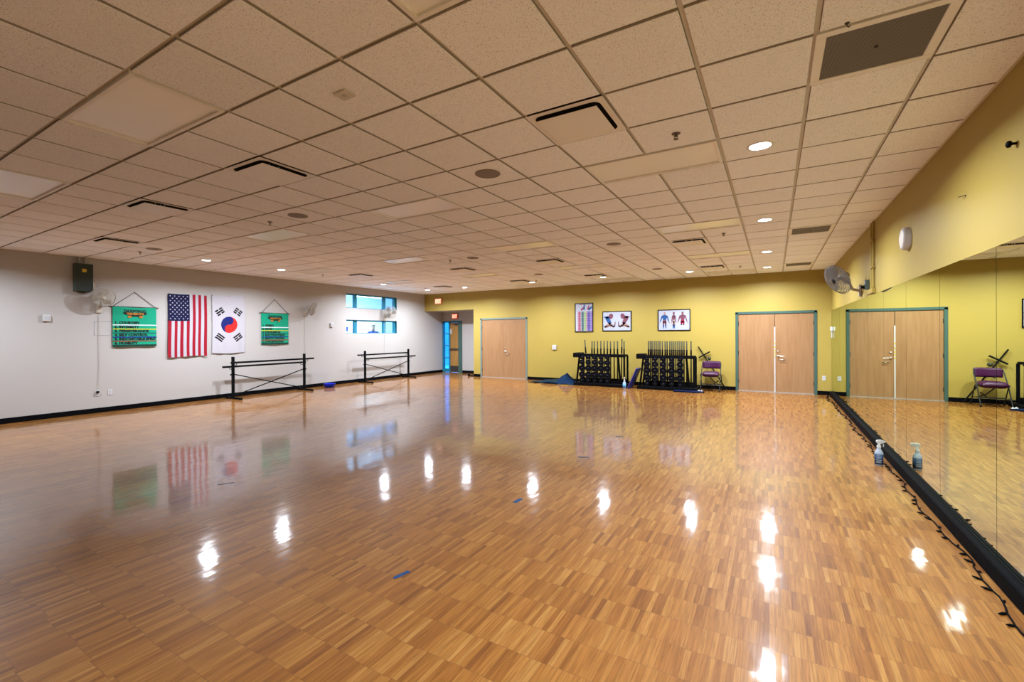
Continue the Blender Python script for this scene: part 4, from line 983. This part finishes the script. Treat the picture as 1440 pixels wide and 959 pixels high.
# ------------------------------------------------------------------ barbell racks
def rack(x0, x1, yf, label, tag_):
    r_ = thing('barbell_rack', ((x0 + x1) / 2, yf, 0), label, 'weight rack', 'barbell racks')
    yb_ = yf + .52
    MB().box(x0 - .02, x1 + .05, yf - .10, yb_ + .1, .001, .095).build('base', M['black'], r_, bevel=.008)
    mb = MB(); mb.box(x0, x1, yf + .02, yf + .10, .91, 1.00); mb.box(x0 + .1, x1 - .02, yf + .34, yf + .42, .93, .99); mb.build('top_beam', M['black'], r_, bevel=.006)
    mb = MB(); mb.box(x0 - .06, x0 + .16, yf - .03, yf + .42, .885, 1.03); mb.build('end_tray', M['black'], r_, bevel=.01)
    for (xa, xb, y) in ((x0 + .03, x0 + .14, yf + .04), (x0 + .03, x0 + .14, yf + .40), (x1 - .03, x1 - .03, yf + .04), (x1 - .03, x1 - .03, yf + .40), (x1 - .16, x1 - .24, yf + .10)):
        MB().bar((xa, y, .04), (xb, y, .95), .05).build('upright', M['black'], r_, bevel=.004)
    mb = MB(); mb.box(x0 + .12, x1 - .05, yf + .10, yf + .13, .04, .16); mb.box(x0 + .12, x1 - .05, yf + .36, yf + .40, .05, .22); mb.build('lower_rail', M['black'], r_, bevel=.004)
    w = x1 - x0
    cols = [x0 + w * (.155 + .128 * k) for k in range(5)] if tag_ == 'left' else [x0 + w * (.16 + .148 * k) for k in range(5)]
    for k, cx in enumerate(cols):
        MB().bar((cx, yf + .13, .05), (cx, yf + .13, .95), .035).build('peg_column', M['black'], r_)
    rows = [(.90, .072, 'top'), (.74, .085, 'second'), (.552, .100, 'third'), (.347, .102, 'fourth'), (.172, .071, 'bottom')]
    ordc = ['first', 'second', 'third', 'fourth', 'fifth']
    prt = {}
    for k, cx in enumerate(cols):
        for z, rad, rn in rows:
            loc = (cx, yf - .03, z + random.uniform(-.001, .001))
            MB().tube([(cx, yf + .13, z), (cx, yf - .07, z)], .011, 8).build('peg', M['black'], r_)
            if rad not in prt:
                p = empty('weight_plate', loc)
                MB().lathe([(.014, .0), (rad * .98, 0), (rad, .008), (rad, .042), (rad * .97, .05), (rad * .80, .05), (rad * .76, .043), (rad * .34, .043), (rad * .3, .05), (.014, .05)], (loc[0], loc[1] + .025, loc[2]), (0, -1, 0), 24).build('disc', M['iron'], p)
                MB().lathe([(.014, .052), (.026, .052), (.026, .0), (.014, .0)], (loc[0], loc[1] + .0255, loc[2]), (0, -1, 0), 14).build('collar', M['gunmetal'], p)
                prt[rad] = p; o = p
            else: o = copy_tree(prt[rad], loc)
            tag(o, f'black weight plate in the {ordc[k]} column, {rn} row of the {tag_} rack', 'weight plate', f'weight plates on the {tag_} rack')
    return r_
def bars(xs, yf, tops, tag_, lab):
    p = None
    n_ = len(xs)
    words = ['first', 'second', 'third', 'fourth', 'fifth', 'sixth', 'seventh', 'eighth', 'ninth', 'tenth', 'eleventh', 'twelfth', 'thirteenth', 'fourteenth', 'fifteenth', 'sixteenth', 'seventeenth', 'eighteenth', 'nineteenth', 'twentieth']
    for k, (x, t, lean, rad) in enumerate(zip(xs, tops, lab, [.019] * n_)):
        loc = (x, yf + .235, .098)
        if p is None:
            p = empty('barbell_bar', loc); H = t - .098
            MB().lathe([(0, 0), (rad, 0), (rad, H - .004), (rad - .004, H), (0, H)], loc, n=12).build('shaft', M['bar_steel'], p)
            MB().lathe([(rad, H - .275), (rad + .006, H - .275), (rad + .006, H - .25), (rad, H - .25)], loc, n=12).build('stop_ring', M['black'], p); o = p
            MB().lathe([(rad + .0005, H - .25), (rad + .004, H - .25), (rad + .004, H - .43), (rad + .0005, H - .43)], loc, n=12).build('grip_sleeve', M['black'], p)
            base_t = t
        else: o = copy_tree(p, loc); o.scale = (1, 1, (t - .098) / (base_t - .098))
        o.rotation_euler = (0, R(lean), 0)
        tag(o, f'upright steel bar in the {tag_} rack, {words[k]} from the left', 'barbell bar', f'bars standing in the {tag_} rack')
RY = 13.72
rack(-5.47, -3.87, RY, 'black barbell rack on the left with plates and upright bars', 'left')
xs = [-5.22, -4.99, -4.89, -4.78, -4.67, -4.55, -4.44, -4.33, -4.22, -4.11, -3.99, -3.90 + .02]
xs = [(-5.22 + (-3.96 + 5.22) * t) for t in (.085, .17, .245, .33, .415, .50, .585, .665, .755, .84, .93, 1.0)]
bars(xs, RY, [1.45, 1.405, 1.405, 1.405, 1.41, 1.41, 1.41, 1.40, 1.405, 1.405, 1.47, 1.405], 'left', [-5, 1, 0, 0, 0, 0, 0, 0, 0, 0, 1, 0])
rack(-3.46, -1.90, RY - .02, 'black barbell rack on the right with plates and upright bars', 'right')
fr = (0, .045, .085, .135, .18, .225, .27, .325, .39, .435, .495, .54, .585, .63, .675, .72, .765, .81, .87, .965)
bars([-3.22 + (-1.99 + 3.22) * t for t in fr], RY - .02, [1.41] * 20, 'right', [0] * 20)

# mats, leaning pad, bottles near the racks
def crumpled():
    r_ = thing('exercise_mat', (-6.5, 13.8, 0), 'crumpled blue exercise mat on the floor left of the racks', 'mat')
    def z(u, v):
        tent = max(0, 1 - abs(u - .80) / (.27 if u < .8 else .20)) * (.34 * max(0, 1 - abs(v - .72) / .70))
        w = .035 * math.sin(u * 9 + v * 3) ** 2 * (1 - v * .3) + .10 * math.exp(-((u - .45) / .28) ** 2) * max(0, v - .15)
        return .006 + w + tent
    def pt(u, v):
        x = -7.14 + 1.59 * u + .25 * (1 - u) * v * .5 + .03 * math.sin(v * 5)
        y = 13.62 + .62 * v + .07 * math.sin(u * 5 + .5) * (1 - v) - .02
        return (x, y, z(u, v))
    mb = MB(); mb.grid(pt, 60, 24, lambda u, v: 0 if (v < .42 and .12 < u < .72) or u > .60 else 1); mb.grid(lambda u, v: Vector(pt(u, v)) - Vector((0, 0, .005)), 60, 24, lambda u, v: 0)
    mb.build('mat_sheet', [M['mat_blue'], M['mat_top']], r_)
    # the turned-over front corner
    def pc(u, v):
        a = math.pi * .78 * v
        return (-6.62 + .62 * u, 13.60 - .02 * math.sin(u * 3) - .10 * math.sin(a) * .4, .012 + .055 * (1 - math.cos(a)) * .8 * math.sin(math.pi * (.1 + .8 * u)))
    mb = MB(); mb.grid(pc, 20, 10); mb.grid(lambda u, v: Vector(pc(u, v)) + Vector((0, .004, -.004)), 20, 10); mb.build('folded_edge', M['mat_blue'], r_)
crumpled()
r_ = thing('leaning_pad', (-3.52, 13.6, 0), 'blue padded board with pale edge leaning on the right rack', 'pad')
a0, a1 = Vector((-3.745, 13.55, .012)), Vector((-3.49, 13.58, .61)); ax = (a1 - a0).normalized(); nn = Vector((ax.z, 0, -ax.x)); cc = (a0 + a1) / 2
MB().obox(cc + nn * .029 + Vector((0, .20, 0)), (ax, (0, 1, 0), nn), ((a1 - a0).length / 2, .22, .024)).build('pad', M['padblue'], r_, bevel=.012)
MB().obox(cc - nn * .0 + Vector((0, .20, 0)), (ax, (0, 1, 0), nn), ((a1 - a0).length / 2 - .004, .222, .005)).build('pale_edge', M['p_lilac'], r_, bevel=.003)
mb = MB(); mb.box(-2.42, -1.82, 13.36, 13.60, .0015, .04); mb.add([(-1.82, 13.36, .0015), (-1.64, 13.58, .0015), (-1.82, 13.60, .0015), (-1.82, 13.36, .04), (-1.64, 13.58, .034), (-1.82, 13.60, .04)], [(0, 1, 2), (3, 4, 5), (0, 1, 4, 3), (1, 2, 5, 4), (2, 0, 3, 5)])
tag(mb.build('floor_mat', M['navy'], bevel=.004), 'navy folded mat on the floor in front of the right rack', 'mat')
for x, y, lb in ((-1.81, 13.80, 'pale crumpled cloth on the floor between the navy mat and the right rack'), (-1.73, 13.72, 'pale crumpled cloth on the floor nearest the purple chair')):
    mb = MB()
    def cl(u, v, x=x, y=y):
        t = 2 * math.pi * u; r = .028 * (v) * (1 + .25 * math.sin(3 * t + x * 9)); return (x + r * math.cos(t) * 1.3, y + r * math.sin(t), .002 + .035 * (1 - v ** 2) * (1 + .4 * math.sin(4 * t)) )
    mb.grid(cl, 18, 6); tag(mb.build('cloth_rag', M['p_grey']), lb, 'cloth')
def spray_bottle(c, s, ang, label, lower, trig=True):
    c = Vector(c); r_ = thing('spray_bottle', c, label, 'spray bottle', 'spray bottles')
    MB().lathe([(0, .0), (.040 * s, .0), (.044 * s, .006 * s), (.044 * s, .155 * s), (.040 * s, .172 * s), (.026 * s, .195 * s), (.019 * s, .215 * s), (.019 * s, .228 * s)], c, n=24).build('bottle', M['bottle'], r_)
    MB().lathe([(.0446 * s, .018 * s), (.0450 * s, .018 * s), (.0450 * s, .145 * s), (.0446 * s, .145 * s)], c, n=24).build('label_band', lower, r_); lb_ = COL.objects[-1] if False else list(r_.children)[-1]
    MB().lathe([(.022 * s, .222 * s), (.022 * s, .248 * s), (.014 * s, .256 * s), (.012 * s, .28 * s), (0, .28 * s)], c, n=18).build('cap', M['white_plastic'], r_)
    d = Vector((math.cos(ang), math.sin(ang), 0)); q = Vector((-d.y, d.x, 0)); z = Vector((0, 0, 1))
    mb = MB(); mb.prism([c + d * (x_ * s) + z * (z_ * s) - q * .011 * s for x_, z_ in ((-.032, .300), (-.018, .272), (.018, .268), (.028, .282), (.066, .290), (.068, .308), (.02, .322), (-.02, .318))], q, .022 * s); sh = mb.build('spray_head', M['white_plastic'], r_, bevel=.003)
    MB().tube([c + d * .035 * s + z * .285 * s, c + d * .05 * s + z * .265 * s, c + d * .046 * s + z * .235 * s], .0055 * s, 8).build('trigger', M['white_plastic'], sh)
    if lower is M['bottle_blue']:
        # a few white printed lines on the label
        for z_, wd in ((.125, .5), (.105, .8), (.09, .6), (.07, .9), (.055, .7), (.04, .8)):
            mb = MB(); k = 8; a0 = -math.pi * .55
            mb.add([c + Vector((math.cos(a0 + (t / k - .5) * wd * 1.6), math.sin(a0 + (t / k - .5) * wd * 1.6), 0)) * .0455 * s + z * (z_ + dz) * s for dz in (0, .006) for t in range(k + 1)], [(t, t + 1, k + 2 + t, k + 1 + t) for t in range(k)]); mb.build('printed_line', M['bottle'], lb_)
spray_bottle((1.105, 7.2, 0), .98, .25, 'blue spray bottle with white trigger beside the mirror ledge', M['bottle_blue'])
spray_bottle((-3.825, 13.5, 0), 1.05, 1.8, 'white spray bottle with sky-blue base between the two racks', M['bottle_sky'])

# leaning bar with a cross handle, purple chair
r_ = thing('cross_bar', (-1.6, 14.3, 0), 'black bar with a cross handle leaning behind the purple chair', 'bar')
p0, p1 = Vector((-1.17, 14.46, .016)), Vector((-1.92, 14.535, 1.24)); MB().tube([p0, p1], .016, 10).build('shaft', M['black'], r_)
m_ = p0.lerp(p1, .80); dd = (p1 - p0).normalized(); sd = dd.cross(Vector((0, 1, 0))).normalized()
MB().tube([m_ - sd * .19, m_ + sd * .16], .020, 10).build('cross_handle', M['black'], r_)
MB().lathe([(0, 0), (.05, .005), (.05, .03), (0, .035)], m_ + Vector((.15, 0, -.10)), (0, -1, 0), 14).build('end_disc', M['bar_steel'], r_)
MB().tube([m_, m_ + Vector((.15, -.01, -.10))], .006, 6).build('link_rod', M['bar_steel'], r_)

def purple_chair():
    cx, cy = -1.54, 14.12
    r_ = thing('folding_chair', (cx, cy, 0), 'purple padded folding chair by the right rack', 'chair')
    w = .225
    def seat(u, v):
        return (cx + (u - .5) * 2 * w, cy - .20 + .40 * v, .44 + .018 * math.sin(math.pi * u) * math.sin(math.pi * v) + .012 * v)
    mb = MB(); n_ = 16
    prof = []
    for sgn, th in ((1, .03), (-1, -.03)):
        mb.grid(lambda u, v: (cx + (u - .5) * 2 * w * (1 - .10 * (2 * v - 1) ** 4), cy - .21 + .42 * v, .475 + th * 2.5 * max(0, (1 - (2 * u - 1) ** 6) * (1 - (2 * v - 1) ** 6)) ** .5), n_, n_)
    mb.build('seat', M['purple'], r_)
    mb = MB()
    for sgn in (1, -1):
        mb.grid(lambda u, v: (cx + (u - .5) * 2 * (w + .01) * (1 - .05 * (2 * v - 1) ** 4), cy + .19 + .05 * v - .035 * (1 - (2 * u - 1) ** 2) * -1 + sgn * .032 * max(0, (1 - (2 * u - 1) ** 8) * (1 - (2 * v - 1) ** 8)) ** .5, .62 + .21 * v), n_, 10)
    mb.build('backrest', M['purple'], r_)
    for s in (-1, 1):
        x = cx + s * (w + .02)
        MB().tube([(x, cy - .25, .012), (x, cy - .02, .45), (x, cy + .17, .70), (x - s * .01, cy + .22, .80)], .0115, 8).build('front_leg', M['gunmetal'], r_)
        MB().tube([(x + s * .022, cy + .26, .012), (x + s * .022, cy + .05, .40), (x + s * .022, cy - .02, .47)], .0115, 8).build('rear_leg', M['gunmetal'], r_)
        for yy in (-.25, .26): MB().lathe([(0, 0), (.016, 0), (.016, .025), (.012, .03)], (x + (s * .022 if yy > 0 else 0), cy + yy, .0), n=10).build('foot_cap', M['black'], r_)
    MB().tube([(cx - w - .02, cy - .16, .19), (cx + w + .02, cy - .16, .19)], .009, 8).build('front_rung', M['gunmetal'], r_)
    MB().tube([(cx - w - .04, cy + .18, .17), (cx + w + .04, cy + .18, .17)], .009, 8).build('rear_rung', M['gunmetal'], r_)
    MB().tube([(cx - .05, cy - .05, .43), (cx + .10, cy + .0, .25), (cx + .20, cy + .17, .17)], .012, 8).build('folding_strut', M['gunmetal'], r_)
    MB().tube([(cx + .20, cy - .05, .30), (cx + .06, cy + .05, .18)], .014, 8).build('folding_strut', M['gunmetal'], r_)
    MB().bar((cx - .10, cy + .2, .60), (cx - .10, cy + .2, .66), .02).build('back_clip', M['gunmetal'], r_)
purple_chair()

# door stop by the recess
mb = MB(); mb.box(AX - .30, AX - .02, YB + .02, YB + .09, .0015, .03); mb.prism([(AX - .30, YB + .02, .0015), (AX - .24, YB + .02, .0015), (AX - .24, YB + .02, .08), (AX - .30, YB + .02, .10)], (0, 1, 0), .07)
tag(mb.build('door_stop', M['rubber'], bevel=.004), 'black rubber door stop at the corner of the exit recess', 'door stop')

# string of lights lying along the mirror ledge
r_ = thing('string_lights', (1.19, 9, 0), 'black string light cord lying along the foot of the mirrors', 'string lights')
rn = random.Random(11); pts = []; y = 3.35
def cx_(y):
    return 1.175 + .022 * math.sin(y * 3.1) + .014 * math.sin(y * 9.7 + 1) - .05 * max(0, (y - 11.5) / 3) * math.sin(min(1, (y - 11.5) / 2.5) * 3.1) if y > 11.5 else 1.178 + .020 * math.sin(y * 3.1) + .012 * math.sin(y * 9.7 + 1)
while y < 14.45: pts.append((min(cx_(y), 1.218) + rn.uniform(-.006, .006), y, .006)); y += .07
MB().tube(pts, .0055, 6).build('cord', M['rubber'], r_)
for k in range(80):
    i = 2 + k * 2
    if i >= len(pts): break
    p = Vector(pts[i]); s = -1 if k % 3 else 1; ln = .05 if s < 0 else .02
    e = p + Vector((s * ln * rn.uniform(.5, 1), rn.uniform(-.05, .05), .004))
    if e.x > 1.224: e.x = 1.224
    MB().tube([p, p.lerp(e, .55), e], [.0055, .0085, .003], 6).build('bulb', M['rubber'], r_)

# floor tape
def tape(name, label, cx, cy, L, w, ang, mat, notch=True):
    d = Vector((math.cos(ang), math.sin(ang), 0)); q = Vector((-d.y, d.x, 0)); c = Vector((cx, cy, .0006))
    pts = [c + d * (a * L / 2) + q * (b * w / 2) for a, b in ((-1, -.8), (-.55, -1.15), (.6, -.8), (.72, -1.2), (1, -.9), (.94, 1), (.3, .8), (-.3, 1.05), (-.96, .7))]
    mb = MB(); mb.prism(pts, (0, 0, 1), .0012); tag(mb.build('floor_tape', mat), label, 'tape', 'tape marks on the floor')
tape('floor_tape', 'blue tape mark on the floor nearest the viewer', -2.19, 2.31, .13, .032, R(78), M['tape'])
tape('floor_tape', 'blue tape mark on the floor, second from the viewer', -2.17, 3.92, .13, .045, R(84), M['tape'])
tape('floor_tape', 'dark tape mark on the floor, third from the viewer', -2.18, 5.74, .15, .05, R(20), M['tapedark'])
tape('floor_tape', 'dark tape mark on the floor, farthest toward the yellow wall', -2.12, 7.19, .12, .05, R(20), M['tapedark'])
tape('floor_tape', 'dark tape scrap on the floor on the left, away from the row of marks', -5.22, 2.75, .16, .02, R(60), M['tapedark'])

# ------------------------------------------------------------------ world, camera, colour
w = bpy.data.worlds.new('world'); S.world = w; w.use_nodes = True
bg = w.node_tree.nodes.get('Background') or w.node_tree.nodes.new('ShaderNodeBackground')
bg.inputs[0].default_value = (0.5, 0.6, 0.8, 1); bg.inputs[1].default_value = 0.05

f_, cx0, cy0, yaw, pit, rol = 639.8108, 704.7058, 471.3883, 0.5402, -0.0027, -0.0052
cam = bpy.data.cameras.new('camera'); co = bpy.data.objects.new('camera', cam); COL.objects.link(co)
def cam2world(a, b, c):
    cr, sr = math.cos(-rol), math.sin(-rol); a, b = a * cr - b * sr, a * sr + b * cr
    cp, sp = math.cos(-pit), math.sin(-pit); b, c = b * cp + c * sp, c * cp - b * sp
    cy_, sy_ = math.cos(yaw), math.sin(yaw)
    return Vector((a * cy_ - c * sy_, a * sy_ + c * cy_, -b))
ax, ay, az = cam2world(1, 0, 0), cam2world(0, -1, 0), cam2world(0, 0, -1)
co.matrix_world = Matrix(((ax.x, ay.x, az.x, 0), (ax.y, ay.y, az.y, 0), (ax.z, ay.z, az.z, CAMZ), (0, 0, 0, 1)))
cam.sensor_width = 36; cam.sensor_fit = 'HORIZONTAL'; cam.lens = f_ / 1440 * 36
cam.shift_x = (720 - cx0) / 1440; cam.shift_y = (cy0 - 479.5) / 1440; cam.clip_start = .05; cam.clip_end = 200
S.camera = co
S.view_settings.view_transform = 'Standard'; S.view_settings.look = 'None'; S.view_settings.gamma = 1; S.view_settings.use_curve_mapping = False
S.view_settings.exposure = 0.86
S.cycles.use_denoising = True; S.cycles.max_bounces = 10; S.cycles.diffuse_bounces = 6; S.cycles.glossy_bounces = 6; S.cycles.transparent_max_bounces = 12
S.cycles.caustics_reflective = True; S.cycles.sample_clamp_indirect = 12.0; S.cycles.blur_glossy = 1.0
